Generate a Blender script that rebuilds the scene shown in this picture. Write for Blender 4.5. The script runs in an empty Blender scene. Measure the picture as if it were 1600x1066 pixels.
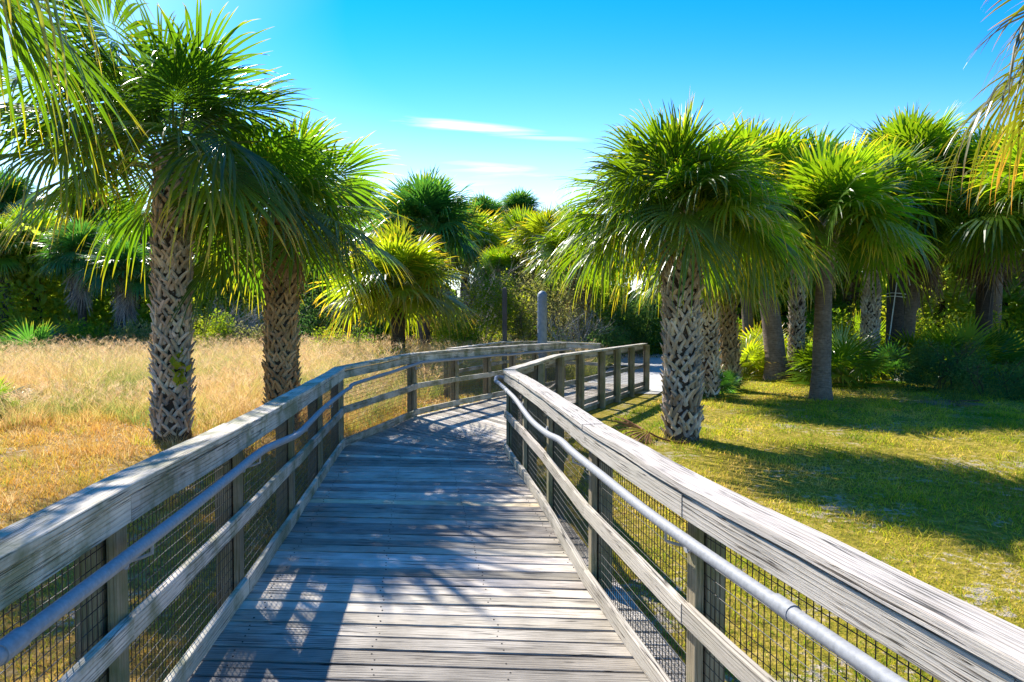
import bpy, math, random
import numpy as np
from mathutils import Vector
R = math.radians
scene = bpy.context.scene
col = scene.collection

# ------------------------------------------------------------------ camera
EYE = Vector((0.0, 0.0, 1.68)); PITCH = R(1.99)
cd = bpy.data.cameras.new('camera'); cam = bpy.data.objects.new('camera', cd); col.objects.link(cam)
cd.lens = 24.0; cd.sensor_width = 36.0; cd.clip_start = 0.05; cd.clip_end = 2000
cam.location = EYE; cam.rotation_euler = (R(90) - PITCH, 0, 0)
scene.camera = cam
scene.render.resolution_x = 1024; scene.render.resolution_y = 682

# ------------------------------------------------------------------ light
SUN_AZ = R(-37)      # to the left of straight ahead (+Y)
SUN_EL = R(42)
sun_dir = Vector((math.sin(SUN_AZ) * math.cos(SUN_EL), math.cos(SUN_AZ) * math.cos(SUN_EL), math.sin(SUN_EL)))
ld = bpy.data.lights.new('sun', 'SUN'); ld.energy = 4.4; ld.angle = R(0.55); ld.color = (1.0, 0.94, 0.84)
sun = bpy.data.objects.new('sun', ld); col.objects.link(sun)
sun.rotation_euler = sun_dir.to_track_quat('Z', 'Y').to_euler(); sun.location = (0, 0, 30)

w = bpy.data.worlds.new("World"); scene.world = w; w.use_nodes = True
nt = w.node_tree; N = nt.nodes; Lk = nt.links
for n in list(N): N.remove(n)
def wn(t, **k):
    n = N.new(t)
    for a, b in k.items(): setattr(n, a, b)
    return n
def wmath(op, a, b=None, c=None, clamp=False):
    n = N.new('ShaderNodeMath'); n.operation = op; n.use_clamp = clamp
    for i, v in enumerate((a, b, c)):
        if v is None: continue
        if isinstance(v, (int, float)): n.inputs[i].default_value = v
        else: Lk.new(v, n.inputs[i])
    return n.outputs[0]
out = wn('ShaderNodeOutputWorld'); bg = wn('ShaderNodeBackground'); bg.inputs['Strength'].default_value = 0.15
sky = wn('ShaderNodeTexSky', sky_type='NISHITA', sun_disc=False)
sky.sun_elevation = SUN_EL; sky.sun_rotation = SUN_AZ; sky.air_density = 1.0; sky.dust_density = 0.25; sky.ozone_density = 2.0
hs = wn('ShaderNodeHueSaturation'); hs.inputs['Saturation'].default_value = 1.74; hs.inputs['Value'].default_value = 0.80
hs.inputs['Hue'].default_value = 0.509
Lk.new(sky.outputs[0], hs.inputs['Color'])
tc = wn('ShaderNodeTexCoord'); sep = wn('ShaderNodeSeparateXYZ'); Lk.new(tc.outputs['Generated'], sep.inputs[0])
X, Y, Z = sep.outputs
Ys = wmath('MAXIMUM', Y, 0.05)
U = wmath('DIVIDE', X, Ys); V = wmath('DIVIDE', Z, Ys)
cmb = wn('ShaderNodeCombineXYZ'); Lk.new(U, cmb.inputs[0]); Lk.new(V, cmb.inputs[1])
mp = wn('ShaderNodeMapping'); mp.inputs['Scale'].default_value = (2.2, 30.0, 1.0); mp.inputs['Rotation'].default_value = (0, 0, R(5)); Lk.new(cmb.outputs[0], mp.inputs[0])
nz = wn('ShaderNodeTexNoise'); nz.inputs['Scale'].default_value = 1.6; nz.inputs['Detail'].default_value = 7; nz.inputs['Roughness'].default_value = 0.6; nz.inputs['Distortion'].default_value = 0.6
Lk.new(mp.outputs[0], nz.inputs['Vector'])
def gauss(x, c, s):
    d = wmath('DIVIDE', wmath('SUBTRACT', x, c), s)
    return wmath('EXPONENT', wmath('MULTIPLY', wmath('MULTIPLY', d, d), -1.0))
# one thin streak, a soft bank near the horizon, and a bright veil towards the sun
Vt = wmath('ADD', V, wmath('MULTIPLY', U, 0.11))
streak = wmath('MULTIPLY', gauss(Vt, 0.268, 0.008), gauss(U, -0.04, 0.15))
streak2 = wmath('MULTIPLY', gauss(Vt, 0.215, 0.010), gauss(U, 0.0, 0.12))
bank = wmath('MULTIPLY', gauss(V, 0.14, 0.075), gauss(U, -0.12, 0.26))
nn = wmath('MULTIPLY', wmath('SUBTRACT', nz.outputs['Fac'], 0.30), 3.2, clamp=True)
n2 = wmath('MULTIPLY', wmath('SUBTRACT', nz.outputs['Fac'], 0.36), 3.5, clamp=True)
cl = wmath('ADD', wmath('MULTIPLY', streak, wmath('MULTIPLY', n2, 0.85)), wmath('MULTIPLY', bank, wmath('ADD', wmath('MULTIPLY', nn, 0.5), 0.22)))
cl = wmath('ADD', cl, wmath('MULTIPLY', streak2, wmath('MULTIPLY', nn, 0.35)), clamp=True)
veil = wmath('MULTIPLY', gauss(U, -0.80, 0.30), gauss(V, 0.25, 0.40))
cl = wmath('MAXIMUM', cl, wmath('MULTIPLY', veil, 0.30))
hz = wmath('MULTIPLY', gauss(V, 0.04, 0.20), 0.62)
cl = wmath('MAXIMUM', cl, hz)
cl = wmath('MULTIPLY', cl, wmath('GREATER_THAN', Y, 0.05))
mx = wn('ShaderNodeMix', data_type='RGBA'); Lk.new(cl, mx.inputs[0]); Lk.new(hs.outputs[0], mx.inputs[6]); mx.inputs[7].default_value = (5.4, 6.0, 6.3, 1)
Lk.new(mx.outputs[2], bg.inputs['Color']); Lk.new(bg.outputs[0], out.inputs['Surface'])

scene.view_settings.view_transform = 'Standard'; scene.view_settings.look = 'None'
scene.view_settings.exposure = 1.38; scene.view_settings.gamma = 1.0
scene.render.engine = 'CYCLES'
scene.cycles.max_bounces = 8; scene.cycles.diffuse_bounces = 3; scene.cycles.transmission_bounces = 5

# ------------------------------------------------------------------ helpers
rnd = random.Random(7)
def tag(o, label=None, cat=None, group=None, kind=None):
    if label: o['label'] = label
    if cat: o['category'] = cat
    if group: o['group'] = group
    if kind: o['kind'] = kind
    return o
def empty(name, loc, label, cat, group=None, rz=0.0):
    o = bpy.data.objects.new(name, None); col.objects.link(o); o.location = loc; o.rotation_euler = (0, 0, rz)
    o.empty_display_size = 0.2
    return tag(o, label, cat, group)
def link(name, me, parent=None, loc=(0, 0, 0)):
    o = bpy.data.objects.new(name, me); col.objects.link(o); o.parent = parent; o.location = loc
    return o
def np_mesh(name, V, F, mats, uv=None, tint=None, mi=None, smooth=False):
    """V (n,3), F (m,4) or list of arrays with 3/4 columns"""
    me = bpy.data.meshes.new(name)
    V = np.asarray(V, dtype=np.float32); F = np.asarray(F, dtype=np.int32)
    k = F.shape[1]
    me.vertices.add(len(V)); me.vertices.foreach_set('co', V.ravel())
    me.loops.add(F.size); me.loops.foreach_set('vertex_index', F.ravel())
    me.polygons.add(len(F)); me.polygons.foreach_set('loop_start', np.arange(0, F.size, k, dtype=np.int32))
    me.polygons.foreach_set('loop_total', np.full(len(F), k, dtype=np.int32))
    if mi is not None: me.polygons.foreach_set('material_index', np.asarray(mi, dtype=np.int32))
    me.polygons.foreach_set('use_smooth', np.full(len(F), smooth))
    if uv is not None:
        l = me.uv_layers.new(name='UVMap'); l.data.foreach_set('uv', np.asarray(uv, dtype=np.float32)[F.ravel()].ravel())
    if tint is not None:
        a = me.color_attributes.new('tint', 'FLOAT_COLOR', 'POINT')
        t = np.ones((len(V), 4), dtype=np.float32); t[:, :3] = tint; a.data.foreach_set('color', t.ravel())
    for m in mats: me.materials.append(m)
    me.update(); me.validate()
    return me

class MB:
    """collects shapes and links them as ONE mesh object"""
    def __init__(s): s.v = []; s.f = []; s.uv = []; s.t = []; s.mi = []; s.sm = []
    def ring(s, rings, u=None, tint=(1, 1, 1), mi=0, caps=True, seed=None, smooth=False):
        """rings: list of closed rings (lists of 3-D points); v runs along the ring, u along the sweep"""
        ru = rnd.uniform(0, 50); rv = rnd.uniform(0, 50); n = len(rings[0]); b = len(s.v); acc = 0.0
        for i, rg in enumerate(rings):
            if i: acc += (Vector(rg[0]) - Vector(rings[i - 1][0])).length
            per = 0.0
            for j in range(n + 1):
                p = Vector(rg[j % n])
                if j: per += (p - Vector(rg[j - 1])).length
                s.v.append(p); s.uv.append((ru + acc, rv + per)); s.t.append(tint)
        for i in range(len(rings) - 1):
            for j in range(n):
                a = b + i * (n + 1) + j
                s.f.append((a, a + 1, a + n + 2, a + n + 1)); s.mi.append(mi); s.sm.append(smooth)
        if caps:
            for rg, rev in ((rings[0], True), (rings[-1], False)):
                b2 = len(s.v)
                for p in rg:
                    p = Vector(p); s.v.append(p); s.uv.append((ru + (p - Vector(rg[0])).length * 0.2, rv + (p - Vector(rg[0])).length)); s.t.append(tuple(c * 0.85 for c in tint))
                ids = list(range(b2, b2 + n)); s.f.append(tuple(ids[::-1] if rev else ids)); s.mi.append(mi); s.sm.append(False)
    def tube(s, pts, rad, n=10, tint=(1, 1, 1), mi=0, caps=True, smooth=True):
        rings = []; m = len(pts); pts = [Vector(p) for p in pts]; up0 = None
        for i in range(m):
            d = (pts[min(i + 1, m - 1)] - pts[max(i - 1, 0)]).normalized()
            ref = Vector((0, 0, 1)) if abs(d.z) < 0.9 else Vector((0, 1, 0))
            if up0 is not None: ref = up0
            a = d.cross(ref).normalized(); c = a.cross(d).normalized(); up0 = c
            r = rad[i] if isinstance(rad, (list, tuple)) else rad
            rings.append([pts[i] + a * (math.cos(2 * math.pi * k / n) * r) + c * (math.sin(2 * math.pi * k / n) * r) for k in range(n)])
        s.ring(rings, tint=tint, mi=mi, caps=caps, smooth=smooth)
    def box(s, lo, hi, tint=(1, 1, 1), mi=0, ch=0.003, axis=2):
        """chamfered box swept along axis"""
        a = [k for k in range(3) if k != axis]
        if axis == 1: a = [2, 0]
        def pt(p, q, t):
            v = [0, 0, 0]; v[a[0]] = p; v[a[1]] = q; v[axis] = t; return v
        x0, x1, y0, y1 = lo[a[0]], hi[a[0]], lo[a[1]], hi[a[1]]
        pr = [(x0 + ch, y0), (x1 - ch, y0), (x1, y0 + ch), (x1, y1 - ch), (x1 - ch, y1), (x0 + ch, y1), (x0, y1 - ch), (x0, y0 + ch)]
        s.ring([[pt(p, q, lo[axis]) for p, q in pr], [pt(p, q, hi[axis]) for p, q in pr]], tint=tint, mi=mi)
    def build(s, name, mats, parent=None, origin=(0, 0, 0)):
        if not isinstance(mats, (list, tuple)): mats = [mats]
        o3 = Vector(origin)
        me = bpy.data.meshes.new(name); me.from_pydata([v - o3 for v in s.v], [], s.f)
        me.polygons.foreach_set('material_index', s.mi); me.polygons.foreach_set('use_smooth', s.sm)
        l = me.uv_layers.new(name='UVMap'); vi = np.empty(len(me.loops), dtype=np.int32); me.loops.foreach_get('vertex_index', vi)
        l.data.foreach_set('uv', np.asarray(s.uv, dtype=np.float32)[vi].ravel())
        a = me.color_attributes.new('tint', 'FLOAT_COLOR', 'POINT'); t = np.ones((len(s.v), 4), dtype=np.float32); t[:, :3] = s.t
        a.data.foreach_set('color', t.ravel())
        for m in mats: me.materials.append(m)
        me.update()
        return link(name, me, parent)

# ------------------------------------------------------------------ materials
class M:
    def __init__(s, name):
        s.m = bpy.data.materials.new(name); s.m.use_nodes = True; s.n = s.m.node_tree.nodes; s.l = s.m.node_tree.links
        s.b = s.n['Principled BSDF']; s.o = s.n['Material Output']
    def set(s, inp, v):
        if hasattr(v, 'is_linked') or hasattr(v, 'links'): s.l.new(v, inp)
        elif isinstance(v, tuple) and len(v) == 3 and inp.type == 'RGBA': inp.default_value = (*v, 1)
        else: inp.default_value = v
    def node(s, t, ins={}, **k):
        n = s.n.new(t)
        for a, b in k.items(): setattr(n, a, b)
        for a, b in ins.items(): s.set(n.inputs[a], b)
        return n
    def math(s, op, a, b=0.0, clamp=False):
        n = s.node('ShaderNodeMath', {0: a, 1: b}, operation=op, use_clamp=clamp); return n.outputs[0]
    def map(s, vec, scale=(1, 1, 1)):
        return s.node('ShaderNodeMapping', {'Vector': vec, 'Scale': scale}).outputs[0]
    def noise(s, vec, scale, detail=4, rough=0.55, dist=0.0):
        return s.node('ShaderNodeTexNoise', {'Vector': vec, 'Scale': scale, 'Detail': detail, 'Roughness': rough, 'Distortion': dist}).outputs['Fac']
    def ramp(s, fac, stops, interp='LINEAR'):
        n = s.node('ShaderNodeValToRGB', {'Fac': fac}); cr = n.color_ramp; cr.interpolation = interp
        while len(cr.elements) < len(stops): cr.elements.new(0.5)
        for e, (p, c) in zip(cr.elements, stops):
            e.position = p; e.color = (*c, 1) if isinstance(c, tuple) else (c, c, c, 1)
        return n.outputs[0]
    def mix(s, f, a, b, blend='MIX'):
        n = s.node('ShaderNodeMix', {}, data_type='RGBA', blend_type=blend); s.set(n.inputs[0], f); s.set(n.inputs[6], a); s.set(n.inputs[7], b); return n.outputs[2]
    def uv(s): return s.node('ShaderNodeTexCoord').outputs['UV']
    def obj(s): return s.node('ShaderNodeTexCoord').outputs['Object']
    def pos(s): return s.node('ShaderNodeNewGeometry').outputs['Position']
    def tint(s): return s.node('ShaderNodeVertexColor', {}, layer_name='tint').outputs['Color']
    def bump(s, h, strength=0.5, dist=0.01):
        n = s.node('ShaderNodeBump', {'Height': h, 'Strength': strength, 'Distance': dist}); s.l.new(n.outputs[0], s.b.inputs['Normal'])
    def fin(s, color, rough=0.8, spec=0.3, metal=0.0):
        s.set(s.b.inputs['Base Color'], color); s.set(s.b.inputs['Roughness'], rough); s.b.inputs['Specular IOR Level'].default_value = spec; s.b.inputs['Metallic'].default_value = metal
        return s.m
    def leafy(s, color, trans, fac=0.45, rough=0.4, spec=0.5):
        s.fin(color, rough, spec)
        t = s.node('ShaderNodeBsdfTranslucent', {'Color': trans}); mxs = s.node('ShaderNodeMixShader', {0: fac})
        s.l.new(s.b.outputs[0], mxs.inputs[1]); s.l.new(t.outputs[0], mxs.inputs[2]); s.l.new(mxs.outputs[0], s.o.inputs['Surface'])
        return s.m

def wood(name, dark, mid, light, crack=0.55, algae=0.0, grain=1.0, stain=0.35):
    m = M(name); uv = m.uv()
    warp = m.noise(m.map(uv, (1.2, 5, 1)), 1.0, 2)
    wv = m.node('ShaderNodeVectorMath', {0: uv, 1: m.node('ShaderNodeCombineXYZ', {'Y': m.math('MULTIPLY', warp, 0.014)}).outputs[0]}, operation='ADD').outputs[0]
    g1 = m.noise(m.map(wv, (3.5, 150 * grain, 1)), 1.0, 6, 0.65)
    g2 = m.noise(m.map(wv, (8.0, 300 * grain, 1)), 1.0, 3, 0.6)
    sv = m.node('ShaderNodeSeparateXYZ', {0: wv}).outputs[1]
    wob = m.noise(m.map(uv, (1.1, 7, 1)), 1.0, 3, 0.5)
    ph = m.math('ADD', m.math('MULTIPLY', sv, 52.0 * 6.283 * grain), m.math('MULTIPLY', wob, 15.0))
    rg1 = m.ramp(m.math('ADD', m.math('MULTIPLY', m.math('SINE', ph), 0.5), 0.5), [(0.0, 0.0), (0.12, 0.7), (0.5, 1.0)])
    rmask = m.ramp(m.noise(m.map(uv, (2.2, 14, 2)), 1.0, 3), [(0.38, 1.0), (0.62, 0.25)])
    rg1 = m.math('SUBTRACT', 1.0, m.math('MULTIPLY', m.math('SUBTRACT', 1.0, rg1), rmask))
    g = m.math('ADD', m.math('ADD', m.math('MULTIPLY', g1, 0.55), m.math('MULTIPLY', g2, 0.35)), m.math('MULTIPLY', m.math('SUBTRACT', rg1, 0.75), 0.30))
    g = m.math('ADD', g, 0.045)
    c = m.ramp(g, [(0.22, dark), (0.37, mid), (0.55, light)])
    # long splits in the grain
    ck = m.noise(m.map(wv, (0.7, 42, 3)), 1.0, 3, 0.5)
    ckm = m.ramp(m.math('ABSOLUTE', m.math('SUBTRACT', ck, 0.5)), [(0.0, 1.0), (0.006, 0.9), (0.013, 0.0)])
    gate = m.ramp(m.noise(m.map(uv, (2.0, 6, 1)), 1.0, 2), [(0.42, 0.0), (0.50, 1.0)])
    ckm = m.math('MULTIPLY', ckm, m.math('MULTIPLY', gate, crack))
    c = m.mix(ckm, c, (0.035, 0.03, 0.026))
    # knots
    vo = m.node('ShaderNodeTexVoronoi', {'Vector': m.map(uv, (1.7, 8, 1)), 'Scale': 1.0}).outputs['Distance']
    kn = m.ramp(vo, [(0.0, 1.0), (0.045, 0.75), (0.09, 0.0)])
    c = m.mix(m.math('MULTIPLY', kn, 0.7), c, tuple(x * 0.35 for x in mid))
    st = m.ramp(m.noise(m.pos(), 2.3, 5, 0.6), [(0.38, 0.0), (0.68, 1.0)])
    c = m.mix(m.math('MULTIPLY', st, stain), c, tuple(x * 0.42 for x in mid))
    if algae:
        al = m.ramp(m.noise(m.pos(), 3.1, 5, 0.65), [(0.44, 0.0), (0.62, 1.0)])
        c = m.mix(m.math('MULTIPLY', al, algae), c, (0.10, 0.12, 0.035))
    c = m.mix(1.0, c, m.tint(), 'MULTIPLY')
    hgt = m.math('SUBTRACT', g, m.math('MULTIPLY', ckm, 0.9))
    m.bump(hgt, 1.0, 0.006)
    return m.fin(c, 0.78, 0.25)
WOOD = wood('weathered_rail_wood', (0.19, 0.155, 0.12), (0.33, 0.285, 0.235), (0.50, 0.455, 0.395), 1.0, 0.10, stain=0.22)
WOODL = wood('damp_rail_wood', (0.22, 0.19, 0.14), (0.42, 0.37, 0.295), (0.60, 0.545, 0.46), 0.8, 0.75, stain=0.35)
DECKW = wood('deck_wood', (0.11, 0.09, 0.07), (0.33, 0.29, 0.24), (0.56, 0.505, 0.435), 1.0, 0.0, stain=0.55)
POSTW = wood('post_wood', (0.09, 0.065, 0.035), (0.20, 0.155, 0.095), (0.31, 0.26, 0.18), 0.5, 0.65, stain=0.4)

def metal():
    m = M('galvanized_steel'); n = m.noise(m.pos(), 60, 3); n2 = m.noise(m.pos(), 7, 3)
    c = m.ramp(n, [(0.3, (0.20, 0.205, 0.21)), (0.7, (0.30, 0.305, 0.31))]); c = m.mix(m.math('MULTIPLY', n2, 0.35), c, (0.25, 0.26, 0.27))
    m.bump(n, 0.1, 0.001)
    return m.fin(c, 0.62, 0.35, 0.0)
METAL = metal()
def wire():
    m = M('dark_wire'); return m.fin((0.018, 0.017, 0.016), 0.45, 0.5, 0.0)
WIRE = wire()
def nail():
    m = M('nail_rust'); return m.fin((0.03, 0.025, 0.02), 0.7)
NAIL = nail()

def leaf_mat(name, base, mid, tip, tcol, ttip, fac=0.45, rough=0.33, var=0.5):
    m = M(name); s_ = m.node('ShaderNodeSeparateXYZ', {0: m.uv()}); u, v = s_.outputs[0], s_.outputs[1]
    ui = m.math('ADD', u, m.math('MULTIPLY', m.math('SUBTRACT', v, 0.5), 0.28))
    c = m.ramp(ui, [(0.0, base), (0.5, mid), (0.80, mid), (1.0, tip)])
    t = m.ramp(ui, [(0.0, tcol), (0.75, tcol), (1.0, ttip)])
    nv = m.noise(m.pos(), 1.7, 3)
    k = m.ramp(m.math('ADD', m.math('MULTIPLY', v, 0.6), m.math('MULTIPLY', nv, 0.4)), [(0.2, 1.0 - var), (0.8, 1.0 + var * 0.4)])
    c = m.mix(1.0, c, k, 'MULTIPLY'); t = m.mix(1.0, t, k, 'MULTIPLY')
    return m.leafy(c, t, fac, rough, 0.55)
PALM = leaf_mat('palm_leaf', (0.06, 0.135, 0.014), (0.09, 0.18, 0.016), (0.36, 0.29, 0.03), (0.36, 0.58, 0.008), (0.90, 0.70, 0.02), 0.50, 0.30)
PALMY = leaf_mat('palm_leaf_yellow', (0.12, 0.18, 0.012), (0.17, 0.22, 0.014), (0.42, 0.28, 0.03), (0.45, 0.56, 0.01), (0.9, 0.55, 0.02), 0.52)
PALMN = leaf_mat('palm_leaf_mid_green', (0.04, 0.10, 0.014), (0.055, 0.135, 0.016), (0.34, 0.28, 0.03), (0.21, 0.42, 0.008), (0.85, 0.68, 0.02), 0.46, 0.30)  # deeper, less lime green than the plain palm leaf
PALMO = leaf_mat('palm_leaf_orange', (0.10, 0.13, 0.012), (0.16, 0.15, 0.016), (0.42, 0.22, 0.04), (0.26, 0.28, 0.01), (0.75, 0.36, 0.03), 0.45)
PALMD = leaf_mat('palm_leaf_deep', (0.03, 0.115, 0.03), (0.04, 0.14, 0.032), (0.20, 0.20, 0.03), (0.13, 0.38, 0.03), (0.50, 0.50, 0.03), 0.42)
DEAD = leaf_mat('palm_leaf_dead', (0.16, 0.095, 0.05), (0.24, 0.155, 0.09), (0.30, 0.22, 0.15), (0.34, 0.18, 0.07), (0.34, 0.2, 0.1), 0.3, 0.7)
DEADG = leaf_mat('palm_leaf_dead_grey', (0.25, 0.22, 0.20), (0.40, 0.36, 0.33), (0.50, 0.46, 0.43), (0.2, 0.16, 0.13), (0.25, 0.2, 0.16), 0.2, 0.75)
def stem_mat():
    m = M('leaf_stalk'); return m.leafy((0.14, 0.17, 0.03), (0.3, 0.35, 0.04), 0.2, 0.4)
STALK = stem_mat()
def boot_mat(name, a, b, c2):
    m = M(name); uv = m.uv(); g = m.noise(m.map(uv, (8, 120, 1)), 1.0, 4); n = m.noise(m.pos(), 5, 4)
    c = m.ramp(g, [(0.3, a), (0.6, b)]); c = m.mix(m.ramp(n, [(0.42, 0.0), (0.62, 1.0)]), c, c2); big = m.noise(m.pos(), 1.6, 4, 0.6); c = m.mix(m.ramp(big, [(0.38, 0.5), (0.56, 0.0)]), c, tuple(x * 0.45 for x in c2)); lich = m.noise(m.pos(), 14, 3, 0.6); c = m.mix(m.ramp(lich, [(0.60, 0.0), (0.68, 0.5)]), c, (0.34, 0.35, 0.30))
    c = m.mix(1.0, c, m.tint(), 'MULTIPLY')
    m.bump(g, 0.5, 0.004); return m.fin(c, 0.85, 0.2)
BOOT = boot_mat('grey_leaf_boot', (0.26, 0.225, 0.19), (0.60, 0.54, 0.47), (0.44, 0.34, 0.24))
BOOTB = boot_mat('tan_leaf_boot', (0.19, 0.13, 0.075), (0.52, 0.39, 0.23), (0.38, 0.25, 0.12))
CORE = boot_mat('trunk_core', (0.035, 0.022, 0.014), (0.09, 0.06, 0.04), (0.06, 0.042, 0.03))
def bark_mat(name, a, b):
    m = M(name); p = m.obj(); n = m.noise(m.map(p, (6, 6, 40)), 1.0, 5, 0.65); n2 = m.noise(p, 16, 4, 0.7); n3 = m.noise(p, 2.2, 3)
    c = m.ramp(m.math('ADD', m.math('MULTIPLY', n, 0.6), m.math('MULTIPLY', n2, 0.4)), [(0.34, a), (0.62, b)])
    c = m.mix(m.ramp(n3, [(0.45, 0.0), (0.65, 0.7)]), c, tuple(x * 0.5 for x in b)); m.bump(m.math('ADD', n, n2), 0.9, 0.02); return m.fin(c, 0.9, 0.2)
BARK = bark_mat('palm_bark', (0.07, 0.05, 0.035), (0.25, 0.19, 0.145))
BARKD = bark_mat('palm_bark_dark', (0.025, 0.02, 0.016), (0.10, 0.08, 0.065))

# ------------------------------------------------------------------ palm leaves (numpy)
def fan_leaf(rg, hub, e, nrm, L, nseg, rows, half, droop, vf=True, width=0.98, amax=2.25, tone=None, split=0.42, zmin=None):
    e = e / np.linalg.norm(e); sd = np.cross(e, nrm); sd /= np.linalg.norm(sd); nrm = np.cross(sd, e)
    a = np.linspace(-amax, amax, nseg) + rg.normal(0, 0.02, nseg)
    da = 2 * amax / nseg
    ln = L * (0.66 + 0.34 * np.cos(a / 1.7)) * rg.uniform(0.9, 1.06, nseg)
    ca, sa = np.cos(a), np.sin(a)
    org = hub + np.outer(np.clip(ca, 0, 1) * 0.22 * L, e) - np.outer(np.clip(ca, 0, 1) ** 2 * 0.05 * L, nrm)
    d = np.outer(ca, e) + np.outer(sa, sd) - np.outer(half * np.abs(sa), nrm); d /= np.linalg.norm(d, axis=1)[:, None]
    t = np.outer(-sa, e) + np.outer(ca, sd); t /= np.linalg.norm(t, axis=1)[:, None]
    r = np.asarray(rows); m = len(r)
    dr = droop * rg.uniform(0.5, 1.7, nseg) * rg.uniform(0.75, 1.35)
    P = org[:, None, :] + d[:, None, :] * (ln[:, None] * r[None, :])[:, :, None]
    sag = (ln * dr)[:, None] * (np.clip(r - 0.12, 0, 1) ** 2.6)[None, :] * 0.92
    P[:, :, 2] -= sag
    P -= d[:, None, :] * (sag * 0.38)[:, :, None]
    # stray sideways bend of the free tips
    P += t[:, None, :] * (rg.normal(0, 0.05, nseg)[:, None] * ln[:, None] * (np.clip(r - split, 0, 1) ** 1.5)[None, :] * 2)[:, :, None]
    hw0 = split * ln * da * 0.52 * width
    w_ = np.where(r[None, :] <= split, hw0[:, None] * (r[None, :] / split), hw0[:, None] * np.clip(1 - ((r[None, :] - split) / (1 - split)), 0, 1) ** 0.75 + 0.001)
    tw = rg.normal(0, 0.5, nseg)[:, None] * np.clip(r - split, 0, 1)[None, :]
    nn = np.cross(d, t)
    td = t[:, None, :] * np.cos(tw)[:, :, None] + nn[:, None, :] * np.sin(tw)[:, :, None]
    tone = rg.uniform(0, 1) if tone is None else tone
    if zmin is not None: P[:, :, 2] = np.maximum(P[:, :, 2], zmin)
    if vf:
        up = nrm[None, None, :] * (w_ * 0.55)[:, :, None]
        A = P - td * w_[:, :, None]; B = P + up; C = P + td * w_[:, :, None]
        Vv = np.stack([A, B, C], axis=2).reshape(-1, 3); kk = 3
    else:
        A = P - td * w_[:, :, None]; C = P + td * w_[:, :, None]
        Vv = np.stack([A, C], axis=2).reshape(-1, 3); kk = 2
    idx = np.arange(nseg * m * kk).reshape(nseg, m, kk)
    F = np.stack([idx[:, :-1, :-1], idx[:, :-1, 1:], idx[:, 1:, 1:], idx[:, 1:, :-1]], axis=-1).reshape(-1, 4)
    uv = np.empty((nseg, m, kk, 2)); uv[..., 0] = r[None, :, None]; uv[..., 1] = np.clip(tone + rg.normal(0, 0.10, nseg)[:, None, None], 0, 1)
    return Vv, F, uv.reshape(-1, 2)

def stalk(p0, p1, p2, r0, r1, n=5):
    t = np.linspace(0, 1, 6)[:, None]
    P = (1 - t) ** 2 * p0 + 2 * t * (1 - t) * p1 + t ** 2 * p2
    rr = np.linspace(r0, r1, 6)
    d = np.gradient(P, axis=0); d /= np.linalg.norm(d, axis=1)[:, None]
    ref = np.array([0.31, 0.17, 0.93]); a = np.cross(d, ref); a /= np.linalg.norm(a, axis=1)[:, None]; b = np.cross(d, a)
    th = np.linspace(0, 2 * np.pi, n, endpoint=False)
    Vv = P[:, None, :] + (a[:, None, :] * np.cos(th)[None, :, None] + b[:, None, :] * np.sin(th)[None, :, None]) * rr[:, None, None]
    idx = np.arange(6 * n).reshape(6, n); nx = np.roll(idx, -1, axis=1)
    F = np.stack([idx[:-1], nx[:-1], nx[1:], idx[1:]], axis=-1).reshape(-1, 4)
    return Vv.reshape(-1, 3), F

ROWS_H = [0.04, 0.22, 0.42, 0.58, 0.72, 0.85, 0.95, 1.0]
ROWS_M = [0.05, 0.42, 0.66, 0.86, 1.0]
def crown_mesh(name, seed, n=42, Lp=0.8, Lb=1.15, top=86, low=-38, nseg=44, hero=True, droop=0.35, half=0.25, mats=None, bias=1.0, upb=0.25, extra=(), zfloor=None):
    rg = np.random.default_rng(seed); Vs = []; Fs = []; UV = []; MI = []; off = 0
    rows = ROWS_H if hero else ROWS_M
    specs = []
    for i in range(n):
        t = (i + 0.5) / n
        el = R(top + (low - top) * t ** bias) + rg.normal(0, 0.10)
        az = i * 2.39996 + rg.normal(0, 0.18)
        specs.append((el, az, Lp * rg.uniform(0.8, 1.15) * (0.75 + 0.35 * t), Lb * rg.uniform(0.85, 1.1), t, rg.normal(0, 0.35)))
    specs += list(extra)
    for el, az, lp, lb, t, roll in specs:
        h = np.array([math.cos(az), math.sin(az), 0.0]); z = np.array([0, 0, 1.0])
        el0 = min(el + 0.35, 1.5)
        p0 = h * 0.05 - z * 0.12 * t; d0 = h * math.cos(el0) + z * math.sin(el0)
        dir1 = h * math.cos(el) + z * math.sin(el)
        p2 = p0 + dir1 * lp; p1 = p0 + d0 * lp * 0.55
        Vv, F = stalk(p0, p1, p2, 0.022, 0.011)
        Vs.append(Vv); Fs.append(F + off); off += len(Vv); UV.append(np.tile([0.3, 0.5], (len(Vv), 1))); MI.append(np.full(len(F), 1))
        eb = el - 0.15 - 0.45 * t + rg.normal(0, 0.12)
        e = h * math.cos(eb) + z * math.sin(eb)
        sdv = np.cross(e, z if abs(e[2]) < 0.98 else h); sdv /= np.linalg.norm(sdv); nm = np.cross(sdv, e)
        if nm[2] < 0 and el < 1.2: nm = -nm
        nm = nm * math.cos(roll) + sdv * math.sin(roll)
        Vv, F, uv = fan_leaf(rg, p2, e, nm, lb, nseg, rows, half * rg.uniform(0.5, 1.6), droop * (0.45 + 0.9 * t), vf=hero, amax=rg.uniform(1.9, 2.3), zmin=zfloor)
        Vs.append(Vv); Fs.append(F + off); off += len(Vv); UV.append(uv); MI.append(np.zeros(len(F)))
    return np_mesh(name, np.concatenate(Vs), np.concatenate(Fs), [mats or PALM, STALK], uv=np.concatenate(UV), mi=np.concatenate(MI))
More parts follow.
